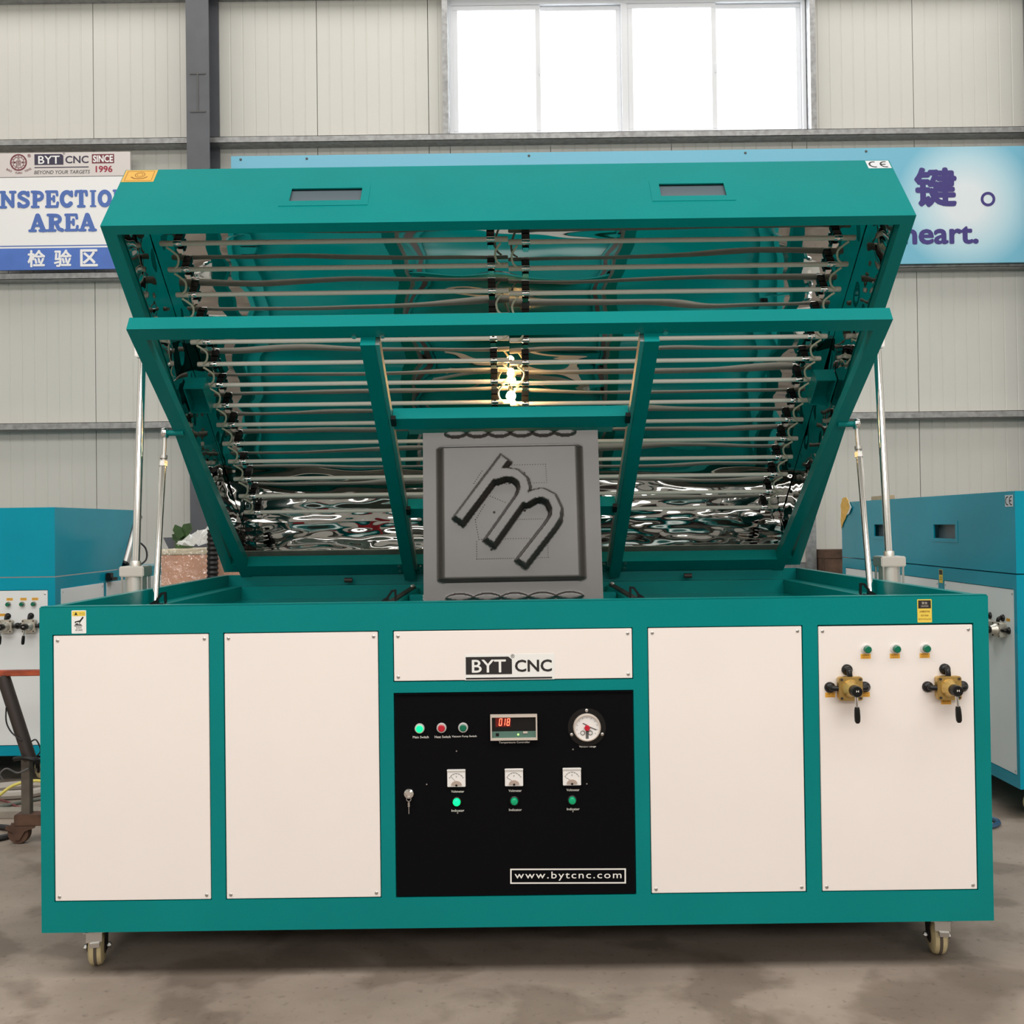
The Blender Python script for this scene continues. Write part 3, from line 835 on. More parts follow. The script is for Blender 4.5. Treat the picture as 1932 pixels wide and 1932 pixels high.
def hand_valve(parent, M, body=M_BRASS, tilt=0.0):
    """M: frame on the panel, z out of it. panel-mounted rotary hand valve, three push-in elbows behind a brass body"""
    key = body.name
    if key not in VME:
        b = MB().prism(rounded(0.075, 0.074, 0.008), 0.016, 0.036)
        b.prism(rounded(0.066, 0.066, 0.006), 0.0, 0.016)
        d = MB().lathe([(0.029, 0.036), (0.028, 0.042), (0.022, 0.050), (0.020, 0.058), (0.0165, 0.064)], 28)
        h = MB().lathe([(0.0165, 0.062), (0.0175, 0.066), (0.0175, 0.090), (0.0155, 0.095)], 24)
        e = MB().lathe([(0.0172, 0), (0.0172, 0.005), (0.0135, 0.011), (0.009, 0.014)], 22)
        rod = MB().cyl((0, -0.014, 0.080), (0.001, -0.052, 0.082), 0.0048, 12)
        grip = MB().lathe([(0.0066, 0), (0.0085, 0.010), (0.0092, 0.030), (0.0085, 0.044), (0.005, 0.050)], 16,
                          T((0.001, -0.048, 0.082)) @ Matrix.Rotation(PI / 2, 4, 'X'))
        bolt = MB().lathe([(0.0040, 0.036), (0.0040, 0.0395)], 8)
        VME[key] = (b.mesh('valve_body', body, bevel=0.0015), d.mesh('valve_dome', body, True), h.mesh('hub', M_PLBLACK, True), e.mesh('elbow', M_PLBLACK, True),
                    rod.mesh('lever', M_CHROME, True), grip.mesh('grip', M_PLBLACK, True), bolt.mesh('bolt', M_DARKPAINT))
    vb, vd, vh, ve, vr, vg, vbo = VME[key]
    o = link('hand_valve', vb, parent, M)
    link('valve_dome', vd, o, M); link('hub', vh, o, M @ Matrix.Rotation(tilt, 4, 'Z'))
    text('lettering', 'H', M_PRINT, o, M @ T((0, 0.002, 0.0952)), 0.008, 0.006, bold=0.02)
    link('lever', vr, o, M @ Matrix.Rotation(tilt, 4, 'Z')); link('grip', vg, o, M @ Matrix.Rotation(tilt, 4, 'Z'))
    for a in (90, 180, 0):
        r = math.radians(a); dx, dy = 0.055 * math.cos(r), 0.055 * math.sin(r)
        eo = link('elbow', ve, o, M @ T((dx, dy, 0.0)))
        el = MB().tube([(dx, dy, 0.010), (dx, dy, 0.018), (dx * 0.9, dy * 0.9, 0.024), (dx * 0.6, dy * 0.6, 0.026)], 0.0085, 10)
        obj('elbow_arm', el, M_PLBLACK, eo, M, smooth=True)
    for sx in (-1, 1):
        for sy in (-1, 1):
            link('bolt', vbo, o, M @ T((sx * 0.029, sy * 0.029, 0)))
    return o


for k, x in enumerate((1.112, 1.204, 1.298)):
    button(x - 0.002, 1.022, 0.0015, M_GREENBTN, 0.020)
    amber_label(vp, front(x - 0.004, 0.0015, 0.999), ('加热开关', '真空泵开关', '风机开关')[k])
hand_valve(ma, front(1.048, 0.0015, 0.903), tilt=0.02)
hand_valve(ma, front(1.356, 0.0015, 0.901), tilt=0.06)
amber_label(vp, front(0.994, 0.0015, 0.879), '上罩下降')
amber_label(vp, front(1.103, 0.0015, 0.879), '上罩上升')
amber_label(vp, front(1.359, 0.0015, 0.852), '模台升降')

# --- casters
CAST = {}


def caster(parent, x, y, s=1, flip=1):
    if not CAST:
        f = MB().cbox(0, 0, 0.159, 0.10, 0.085, 0.006).lathe([(0.030, 0.140), (0.036, 0.156)], 20)
        for sx in (-1, 1):
            f.prism([(-0.030, 0.150), (0.030, 0.150), (0.030, 0.110), (0.012, 0.046), (-0.012, 0.046), (-0.030, 0.110)], sx * 0.029 - 0.0015, sx * 0.029 + 0.0015,
                    Matrix(((0, 0, 1, 0), (1, 0, 0, 0), (0, 1, 0, 0), (0, 0, 0, 1))))
        f.box(-0.030, 0.030, -0.030, 0.030, 0.138, 0.144)
        RY = Matrix.Rotation(PI / 2, 4, 'Y')
        w = MB().lathe([(0.018, -0.0235), (0.044, -0.0235), (0.055, -0.017), (0.058, -0.006), (0.058, 0.006), (0.055, 0.017), (0.044, 0.0235), (0.018, 0.0235)], 32, T((0, 0, 0.058)) @ RY)
        stp = MB().lathe([(0.0584, -0.005), (0.0588, 0.0), (0.0584, 0.005)], 32, T((0, 0, 0.058)) @ RY)
        ax = MB().cyl((-0.042, 0, 0.058), (0.042, 0, 0.058), 0.006, 10).cyl((-0.040, 0, 0.058), (-0.033, 0, 0.058), 0.010, 6).cyl((0.033, 0, 0.058), (0.040, 0, 0.058), 0.010, 6)
        hub = MB().lathe([(0.020, -0.027), (0.024, -0.0245), (0.024, 0.0245), (0.020, 0.027)], 20, T((0, 0, 0.058)) @ RY)
        # brake pedal hanging in front of the wheel
        p = MB().box(-0.026, 0.026, -0.070, -0.028, 0.124, 0.130)
        p.add([(-0.024, -0.070, 0.130), (0.024, -0.070, 0.130), (0.024, -0.073, 0.098), (-0.024, -0.073, 0.098),
               (-0.024, -0.067, 0.130), (0.024, -0.067, 0.130), (0.024, -0.070, 0.098), (-0.024, -0.070, 0.098)],
              [(0, 1, 2, 3), (7, 6, 5, 4), (0, 4, 5, 1), (1, 5, 6, 2), (2, 6, 7, 3), (3, 7, 4, 0)])
        p.box(-0.012, 0.018, -0.082, -0.066, 0.084, 0.099)
        p.cyl((-0.034, -0.060, 0.127), (0.034, -0.060, 0.127), 0.005, 10)
        CAST['f'] = f.mesh('caster', M_RUBBER, bevel=0.001); CAST['w'] = w.mesh('wheel', M_CREAMPU, True); CAST['s'] = stp.mesh('tread_mark', M_GREYPOST, True)
        CAST['a'] = ax.mesh('axle_bolt', M_STEEL, True); CAST['h'] = hub.mesh('hub', M_DARKPAINT, True); CAST['p'] = p.mesh('brake_pedal', M_STEEL, bevel=0.001)
    M = T((x, y, 0)) @ Matrix.Scale(s, 4) @ Matrix.Rotation(flip, 4, 'Z')
    o = link('caster', CAST['f'], parent, M)
    link('wheel', CAST['w'], o, M); link('tread_mark', CAST['s'], o, M); link('axle_bolt', CAST['a'], o, M); link('hub', CAST['h'], o, M); link('brake_pedal', CAST['p'], o, M)
    return o


caster(ma, -1.385, 0.155, 1.01, 0.24); caster(ma, 1.380, 0.155, 1.01, -0.14); caster(ma, -1.375, 1.90, 1.01, 0.4); caster(ma, 1.372, 1.90, 1.01, -0.4)

# --- lid (raised 40.7 deg). local frame: x, -u (u runs from the hinge to the front lip), n away from the opening
LA = math.radians(40.7); ca, sa = math.cos(LA), math.sin(LA)
ML = axes((0, 2.06, 1.20), (1, 0, 0), (0, ca, -sa), (0, sa, ca))
LL = 2.06; LH = 0.39
lid = MB()
xs = [-HW, -0.824, -0.555, 0.577, 0.824, HW]; ns = [0.0, 0.150, 0.236, LH]
for i in range(5):
    for j in range(3):
        if j == 1 and i in (1, 3):
            continue
        lid.box(xs[i], xs[i + 1], -LL, -LL + 0.004, ns[j], ns[j + 1])
lid.box(-HW, -HW + 0.004, -LL + 0.004, 0, 0, LH).box(HW - 0.004, HW, -LL + 0.004, 0, 0, LH)
lid.box(-HW + 0.004, HW - 0.004, -LL + 0.004, 0, LH - 0.004, LH)
lid.box(-HW + 0.004, HW - 0.004, -0.004, 0, 0, LH - 0.004)
lid.box(-HW + 0.004, HW - 0.004, -LL + 0.004, -2.022, 0, 0.045).box(-HW + 0.004, HW - 0.004, -0.060, -0.004, 0, 0.05)
lid.box(-HW + 0.004, -1.447, -2.022, -0.060, 0, 0.045).box(1.447, HW - 0.004, -2.022, -0.060, 0, 0.045)
lo = obj('lid_shell', lid, M_TEAL, ma, ML)
for a, b in ((-0.824, -0.555), (0.577, 0.824)):
    c = (a + b) / 2; w = b - a
    obj('slot_pane', MB().box(a - 0.004, b + 0.004, -LL + 0.010, -LL + 0.014, 0.146, 0.24), M_DARKPANE, lo, ML)  # tinted pane closing the slot
    vf = MB().box(a - 0.036, b + 0.030, -LL - 0.0015, -LL, 0.236, 0.262).box(a - 0.036, b + 0.030, -LL - 0.0015, -LL, 0.116, 0.150)
    vf.box(a - 0.036, a, -LL - 0.0015, -LL, 0.150, 0.236).box(b, b + 0.030, -LL - 0.0015, -LL, 0.150, 0.236)
    obj('vent_plate', vf, M_TEAL, lo, ML)
FM = axes((0, 0, 0), (1, 0, 0), (0, 0, 1), (0, -1, 0))      # lid-front sticker axes inside the lid frame


def lf(x, n, dv=0.0):
    return ML @ T((x, -LL - 0.0002 - dv, n)) @ FM


g = obj('gold_maker_sticker', plate(0.125, 0.086, 0.0006), M_GOLD, lo, lf(-1.431, 0.343))
bo = MB().box(-0.053, 0.053, 0.033, 0.035, 0, 0.0003).box(-0.053, 0.053, -0.035, -0.033, 0, 0.0003).box(-0.053, -0.051, -0.033, 0.033, 0, 0.0003).box(0.051, 0.053, -0.033, 0.033, 0, 0.0003)
ring(bo, 0.017, 0.020, 0, 0.0003, 24, T((0, 0.008, 0))); ring(bo, 0.010, 0.012, 0, 0.0003, 20, T((0, 0.008, 0)))
bo.strokes([[(-0.030, -0.008), (-0.018, -0.018), (0, -0.021), (0.018, -0.018), (0.030, -0.008)]], 0.006, 0, 0.0003)
obj('maker_seal', bo, M_GOLDINK, g, lf(-1.431, 0.343, 0.0006))


def ce_mark(parent, M, w, h):
    s = obj('ce_sticker', plate(w, h, 0.0006), M_SILVERST, parent, M)
    r = h * 0.34; mb = MB(); t = h * 0.11
    for cx in (-w * 0.18, w * 0.30):
        mb.strokes([[(cx + r * math.cos(math.radians(a)), r * math.sin(math.radians(a))) for a in range(80, 281, 20)]], t, 0, 0.0003, None, True)
    mb.strokes([[(w * 0.30 - r, 0), (w * 0.30 - r * 0.1, 0)]], t, 0, 0.0003)
    obj('ce_letters', mb, M_INK, s, M @ T((0, 0, 0.0006)))


ce_mark(lo, lf(1.447, 0.357), 0.090, 0.056)
# mirror lining
obj('ceiling_reflector', MB().box(-1.44, 1.44, -2.018, -0.055, 0.290, 0.293), M_MIRROR, ma, ML)
obj('side_reflector', MB().box(-1.445, -1.442, -2.018, -0.055, 0.046, 0.289), M_MIRROR, ma, ML)
obj('side_reflector', MB().box(1.442, 1.445, -2.018, -0.055, 0.046, 0.289), M_MIRROR, ma, ML)
obj('rear_reflector', MB().box(-1.44, 1.44, -0.056, -0.053, 0.051, 0.289), M_MIRROR2, ma, ML)
obj('front_reflector', MB().box(-1.44, 1.44, -2.021, -2.018, 0.046, 0.289), M_MIRROR, ma, ML)
obj('rear_strip', MB().box(-1.43, 1.43, -0.132, -0.056, 0.030, 0.034), M_GALVSTRIP, ma, ML)
for sx in (-1, 1):
    for k in range(9):
        link('rivet', screw_me, lo, ML @ T((sx * 1.436, -1.95 + k * 0.22, 0.049)) @ Matrix.Rotation(PI, 4, 'X'))
    ob = MB()
    for a, b, c, d in ((-0.045, 0.045, -0.075, -0.070), (-0.045, 0.045, 0.070, 0.075), (-0.045, -0.040, -0.070, 0.070), (0.040, 0.045, -0.070, 0.070)):
        ob.box(a, b, c, d, -0.035, 0.035)
    ob.box(-0.040, 0.040, -0.07, 0.07, 0.020, 0.025)
    obj('cylinder_mount_box', ob, M_TEAL, ma, ML @ T((sx * 1.392, -1.10, 0.14)))

# heater tubes: two columns of fourteen in front of the ceiling reflector
NT = 0.250; STEP = (1.817 - 0.187) / 13
tube_me = MB().lathe([(0.0090, 0), (0.0098, 0.01), (0.0098, 1.247), (0.0090, 1.257)], 14, Matrix.Rotation(PI / 2, 4, 'Y')).mesh('heater_tube', M_CERAMIC, True)
cm = MB().lathe([(0.0095, 0), (0.0112, 0.004), (0.0112, 0.062), (0.0095, 0.066)], 14, Matrix.Rotation(PI / 2, 4, 'Y'))
cap_me = cm.mesh('end_cap', M_CAP, True)
cl = MB().lathe([(0.0110, 0), (0.0122, 0.003), (0.0122, 0.030), (0.0110, 0.033)], 14, Matrix.Rotation(PI / 2, 4, 'Y'))
clip_me = cl.mesh('tube_clip', M_CHROME, True)
br = MB().box(-0.016, 0.016, -0.012, 0.012, 0.012, 0.039).box(-0.014, 0.014, 0.016, 0.055, 0.026, 0.039).cyl((0, 0.040, 0.01), (0, 0.040, 0.03), 0.007, 8)
br.box(-0.016, 0.016, -0.012, 0.012, 0.008, 0.012)
brk_me = br.mesh('tube_bracket', M_PLBLACK, bevel=0.001)
bc_me = MB().box(-0.012, 0.012, 0.030, 0.050, 0.004, 0.010).mesh('bracket_contact', M_CHROME)


def wire_mesh(bulge, name):
    pts = [(0, 0.010, 0), (bulge * 0.5, 0.030, 0.004), (bulge, 0.060, 0.008), (bulge * 0.75, 0.095, 0.004), (0.004, STEP - 0.010, 0)]
    return MB().tube(pts, 0.005, 8, rfun=lambda i, n: 0.0050 if i % 2 else 0.0040).mesh(name, M_WIRE, True)


w_out = wire_mesh(0.032, 'connecting_wire'); w_in = wire_mesh(-0.022, 'connecting_wire'); w_in2 = wire_mesh(0.03, 'connecting_wire')
for k in range(14):
    for side in (-1, 1):
        u = 1.817 - k * STEP - (0.014 if side > 0 else 0)
        x0 = -1.327 if side < 0 else 0.070
        sag = random.uniform(-0.002, 0.002)
        Mt = ML @ T((x0, -u, NT + sag))
        t = link('heater_tube', tube_me, ma, Mt)
        link('end_cap', cap_me, t, Mt @ T((-0.070, 0, 0))); link('end_cap', cap_me, t, Mt @ T((1.260, 0, 0)))
        link('tube_clip', clip_me, t, Mt @ T((-0.016, 0, 0))); link('tube_clip', clip_me, t, Mt @ T((1.240, 0, 0)))
        for bx in (0.000, 1.255):
            b_ = link('tube_bracket', brk_me, t, Mt @ T((bx, 0, 0)))
            link('bracket_contact', bc_me, t, Mt @ T((bx, 0, 0)))
        if k < 13:
            xo = x0 - 0.045 if side < 0 else x0 + 1.300
            xi = x0 + 1.295 if side < 0 else x0 - 0.035
            link('connecting_wire', w_out, ma, ML @ T((xo, -u, NT - 0.012)) @ (Matrix.Scale(-1, 4, (1, 0, 0)) if side > 0 else Matrix.Identity(4)))
            if k % 3 != 1:
                link('connecting_wire', w_in if (k + side) % 2 else w_in2, ma, ML @ T((xi, -u, NT - 0.014)))
# two glowing lamp ends between the columns
for u, r in ((1.122, 0.017), (0.985, 0.023)):
    mb = MB().lathe([(r * 0.35, -r * 1.2), (r * 0.8, -r * 0.6), (r, 0), (r * 0.8, r * 0.6), (r * 0.35, r * 1.15)], 14)
    Mg = ML @ T((0.004, -u, NT - 0.012))
    g = obj('glowing_lamp', mb, M_GLOW, ma, Mg, smooth=True)
    obj('lamp_holder', MB().cyl((0, 0, 0.02), (0, 0, 0.05), 0.014, 12), M_CHROME, g, Mg)

# --- clamp frame (raised 32.6 deg)
FA = math.radians(32.6); cf, sf = math.cos(FA), math.sin(FA)
MF = axes((0, 2.04, 1.167), (1, 0, 0), (0, cf, -sf), (0, sf, cf))
cfm = MB().box(-1.40, 1.40, -1.843, -1.785, 0, 0.058).box(-1.345, 1.345, -0.125, -0.030, 0, 0.058)
cfm.box(-1.40, -1.345, -1.785, 0.0, 0, 0.045).box(1.345, 1.40, -1.785, 0.0, 0, 0.045)
cfo = obj('clamp_frame', cfm, M_TEAL, ma, MF)
for s in (-1, 1):
    lb = MB().box(min(s * 0.551, s * 0.496), max(s * 0.551, s * 0.496), -1.785, -0.03, -0.040, 0.012)
    bo_ = obj('slide_bar', lb, M_TEAL, cfo, MF)
    obj('slide_strip', MB().box(min(s * 0.496, s * 0.480), max(s * 0.496, s * 0.480), -1.780, -0.13, -0.034, 0.010), M_STEEL, cfo, MF)
    for v, dx in ((-1.792, 0.575), (-1.792, 0.470), (-0.105, 0.575), (-0.055, 0.575), (-0.105, 0.470), (-0.055, 0.470)):
        obj('bolt', MB().lathe([(0.010, -0.006), (0.010, 0.0)], 8), M_STEEL, cfo, MF @ T((s * dx, v, -0.0005)))
for v0, v1 in ((-1.345, -1.276), (-0.686, -0.610)):
    obj('cross_bar', MB().box(-0.478, 0.478, v0, v1, -0.035, 0.020), M_TEAL, cfo, MF)
    obj('clamp_strip', MB().box(-0.42, 0.42, v1 + 0.002, v1 + 0.040, -0.030, -0.024), M_STEEL, cfo, MF)
    for s in (-1, 1):
        obj('bar_end_bolt', MB().box(s * 0.474 - 0.010, s * 0.474 + 0.010, v0 - 0.016, v0 + 0.03, -0.050, -0.030), M_PLBLACK, cfo, MF)


def fins(mb, x0, x1, y, z, M=None):
    for k in range(4):
        mb.box(x0, x1, y - 0.012, y + 0.02, z + k * 0.013, z + k * 0.013 + 0.008, M)
    mb.box(x0, x1, y + 0.02, y + 0.028, z, z + 0.047, M)
    return mb


obj('finned_profile', fins(MB(), -0.405, 0.405, -0.690, -0.03, MF), M_ALU, ma)

# --- lower window on the bed: slide bars, cross bars, finned profiles, toggle clamps
for s in (-1, 1):
    obj('lower_slide_bar', MB().box(min(s * 0.475, s * 0.535), max(s * 0.475, s * 0.535), 0.125, 1.955, 1.068, 1.112), M_TEAL, ma, bevel=0.003)
    obj('lower_slide_track', MB().box(min(s * 0.492, s * 0.518), max(s * 0.492, s * 0.518), 0.13, 1.95, 1.1125, 1.120), M_DARKPAINT, ma)
    for yy in (1.90, 1.945):
        obj('bolt', MB().lathe([(0.011, 0), (0.009, 0.008)], 8), M_STEEL, ma, T((s * 0.505, yy, 1.122)), smooth=True)
for yy in (1.40, 0.80):
    obj('lower_cross_bar', MB().box(-0.470, 0.470, yy, yy + 0.055, 1.068, 1.1155), M_TEAL, ma, bevel=0.003)
    obj('finned_profile', fins(MB(), -0.405, 0.405, yy - 0.034, 1.070), M_ALU, ma)


def toggle(x, y, z, s):
    M = T((x, y, z)) @ Matrix.Scale(0.62, 4) @ Matrix.Scale(s, 4, (1, 0, 0))
    mb = MB().box(-0.045, 0.025, -0.02, 0.02, 0, 0.010).prism([(-0.055, 0.006), (-0.020, 0.030), (0.0, 0.030), (0.0, 0.006)], -0.016, 0.016, RX90)
    o = obj('toggle_clamp', mb, M_PLBLACK, ma, M)
    obj('clamp_handle', MB().strokes([[(-0.012, 0.025), (0.020, 0.070)], [(0.020, 0.072), (0.044, 0.076)], [(0.044, 0.074), (0.046, 0.012)]], 0.014, -0.008, 0.008, RX90), M_PLBLACK, o, M)
    obj('clamp_spindle', MB().cyl((0.046, 0, 0.002), (0.046, 0, 0.016), 0.009, 10), M_STEEL, o, M)


toggle(-1.400, 0.80, 1.130, 1); toggle(1.400, 0.80, 1.130, -1); toggle(-0.505, 0.92, 1.120, 1); toggle(0.505, 0.92, 1.120, -1)

# --- gas springs beside the clamp frame, lift cylinders outside the cabinet
for s in (-1, 1):
    p1 = Vector((s * 1.438, 1.005, 1.828)); p0 = Vector((s * 1.432, 0.855, 1.128))
    d = (p1 - p0)
    gs = obj('gas_spring', MB().cyl(p0, p0 + d * 0.80, 0.0125, 14), M_CHROME, ma, smooth=True)
    obj('spring_rod', MB().cyl(p0 + d * 0.80, p1, 0.0085, 12), M_STEEL, gs, smooth=True)
    obj('lock_nut', MB().cyl(p0 + d * 0.80, p0 + d * 0.83, 0.017, 6).cyl(p0 + d * 0.845, p0 + d * 0.865, 0.015, 12), M_STEEL, gs)
    obj('rod_end', MB().lathe([(0.010, -0.014), (0.021, -0.010), (0.024, 0), (0.021, 0.010), (0.010, 0.014)], 18, T(p1) @ Matrix.Rotation(PI / 2, 4, 'Y')), M_CHROME, gs, smooth=True)
    obj('pivot_pin', MB().cyl((s * 1.36, 1.005, 1.828), (s * 1.44, 1.005, 1.828), 0.012, 12), M_TEAL, gs)
    X, Y = s * 1.602, 1.105
    cy = obj('lift_cylinder', MB().cyl((X, Y, 0.34), (X, Y, 1.232), 0.044, 26), M_ALU, ma, smooth=True)
    obj('cylinder_head', MB().cbox(X, Y, 1.252, 0.104, 0.104, 0.044), M_ALU, cy, bevel=0.004)
    obj('cylinder_foot', MB().cbox(X, Y, 0.32, 0.104, 0.104, 0.044), M_ALU, cy, bevel=0.004)
    obj('mounting_arm', MB().box(min(s * 1.49, s * 1.65), max(s * 1.49, s * 1.65), Y - 0.05, Y + 0.05, 0.27, 0.298), M_TEAL, cy)
    obj('gland', MB().lathe([(0.022, 1.274), (0.022, 1.292), (0.019, 1.296)], 20, T((X, Y, 0))), M_ALU, cy, smooth=True)
    for ax in (-1, 1):
        for ay in (-1, 1):
            obj('tie_rod', MB().cyl((X + ax * 0.042, Y + ay * 0.042, 0.342), (X + ax * 0.042, Y + ay * 0.042, 1.23), 0.005, 8), M_STEEL, cy)
    obj('piston_rod', MB().cyl((X, Y, 1.28), (s * 1.600, 1.20, 2.20), 0.0165, 18), M_CHROME, cy, smooth=True)
    obj('rod_clevis', MB().cbox(s * 1.600, 1.20, 2.21, 0.05, 0.06, 0.07), M_STEEL, cy, bevel=0.004)
    obj('lid_bracket', MB().box(min(s * 1.497, s * 1.63), max(s * 1.497, s * 1.63), 1.17, 1.23, 2.246, 2.262), M_TEAL, cy)
for x in (-0.84, 0.90):
    obj('hinge_knuckle', MB().cyl((x - 0.02, 1.985, 1.155), (x + 0.02, 1.985, 1.155), 0.012, 12), M_DARKPAINT, ma)

# ================================================================== FORMED SHEET
SW = 0.718; SHH = 0.700
B0 = Vector((0.004, 0.846, 1.117)); B1 = Vector((-0.004, 0.950, 1.812))
upv = (B1 - B0).normalized(); rtv = Vector((1, 0, 0)); nrm = rtv.cross(upv)          # faces the camera side
MS = axes(tuple((B0 + B1) / 2), rtv, upv, nrm)
K = SW / 1212.0


def zp(x, y):
    return ((x - 946) * K, -(y - 818) * K)


mline = [[zp(885, 468), zp(607, 832)],
         [zp(842, 566), zp(910, 545), zp(975, 556), zp(1022, 600), zp(1036, 655), zp(1012, 715), zp(815, 985)],
         [zp(1042, 730), zp(1090, 702), zp(1150, 690), zp(1212, 722), zp(1245, 800), zp(1236, 858), zp(1205, 905), zp(1025, 1128)]]
ends = {mline[0][0], mline[0][1], mline[1][-1], mline[2][-1]}
segs = [(a, b) for ln in mline for a, b in zip(ln[:-1], ln[1:])]


def sdist(x, y):
    best = 9
    for (ax, ay), (bx, by) in segs:
        vx, vy = bx - ax, by - ay
        ln = math.hypot(vx, vy); al = ((x - ax) * vx + (y - ay) * vy) / ln; pe = abs((x - ax) * vy - (y - ay) * vx) / ln
        if al < 0:
            d = max(pe, -al) if (ax, ay) in ends else math.hypot(pe, al)
        elif al > ln:
            d = max(pe, al - ln) if (bx, by) in ends else math.hypot(pe, al - ln)
        else:
            d = pe
        best = min(best, d)
    return best


def sstep(a, b, v):
    t = max(0, min(1, (v - a) / (b - a)))
    return t * t * (3 - 2 * t)


def sheet_h(x, y):
    px0, py0 = zp(490, 1245); px1, py1 = zp(1385, 350)
    cxx, cyy = (px0 + px1) / 2, (py0 + py1) / 2
    qx = abs(x - cxx) - (px1 - px0) / 2; qy = abs(y - cyy) - (py1 - py0) / 2
    d = math.hypot(max(qx, 0), max(qy, 0)) if max(qx, qy) > 0 else max(qx, qy)
    ds = math.hypot(max(qx, 0) * 0.72, max(qy, 0) * 1.7) if d > 0 else d
    h = 0.040 * (1 - sstep(0.0, 0.026, ds))
    if d < -0.01:
        h += 0.055 * (1 - sstep(0.0160, 0.0315, sdist(x, y)))
    # clamp scallops along the upper and lower edge
    for e, n, xa, xb in ((SHH / 2 - 0.006, 6, -0.27, 0.27), (-SHH / 2 + 0.022, 5, -0.27, 0.28)):
        k = (x - xa) / (xb - xa) * n
        if 0 < k < n:
            fx = k - math.floor(k)
            dd = abs(y - e) - 0.016 * math.sin(PI * fx) ** 0.6
            h += 0.012 * (1 - sstep(-0.006, 0.004, dd))
    return h


NG = 190
vs = []; fs = []
for j in range(NG + 1):
    for i in range(NG + 1):
        x = (i / NG - 0.5) * SW; y = (j / NG - 0.5) * SHH
        vs.append((x, y, sheet_h(x, y)))
q = (NG + 1) ** 2
vs += [(x, y, z - 0.003) for x, y, z in vs]
for j in range(NG):
    for i in range(NG):
        a = j * (NG + 1) + i
        fs.append((a, a + 1, a + NG + 2, a + NG + 1)); fs.append((q + a, q + a + NG + 1, q + a + NG + 2, q + a + 1))
for i in range(NG):
    for a, b in ((i, i + 1), (NG * (NG + 1) + i + 1, NG * (NG + 1) + i), ((i + 1) * (NG + 1), i * (NG + 1)), (i * (NG + 1) + NG, (i + 1) * (NG + 1) + NG)):
        fs.append((b, a, q + a, q + b))
sh = tag(obj('formed_plastic_sheet', MB().add(vs, fs), M_SHEET, None, MS, smooth=True),
         'square black plastic sheet embossed with a slanted letter m leaning upright in the machine', 'plastic sheet')
hm = MB()


def dots(a, b, n):
    for i in range(n):
        t = i / (n - 1); x, y = zp(a[0] + (b[0] - a[0]) * t, a[1] + (b[1] - a[1]) * t)
        if sdist(x, y) > 0.034:
            hm.lathe([(0.0023, 0.0395), (0.0019, 0.0410)], 6, T((x, y, 0)))


for a, b, n in (((950, 478), (1180, 478), 14), ((1180, 478), (1185, 605), 9), ((1185, 605), (860, 610), 20), ((800, 690), (900, 735), 7), ((760, 750), (700, 850), 8), ((697, 850), (720, 985), 9),
                ((720, 985), (1060, 985), 20), ((985, 855), (1150, 855), 12), ((705, 1000), (705, 1115), 8), ((705, 1118), (1190, 1118), 34), ((1185, 1010), (1185, 1115), 8), ((690, 600), (745, 515), 7)):
    dots(a, b, n)
for x, y in ((1033, 537), (826, 802), (805, 1055), (1033, 795)):
    px, py = zp(x, y)
    hm.lathe([(0.0055, 0.0395), (0.0045, 0.0412)], 12, T((px, py, 0)))
hh = obj('vacuum_hole_marks', hm, M_INK, sh, MS)
hh['kind'] = 'stuff'


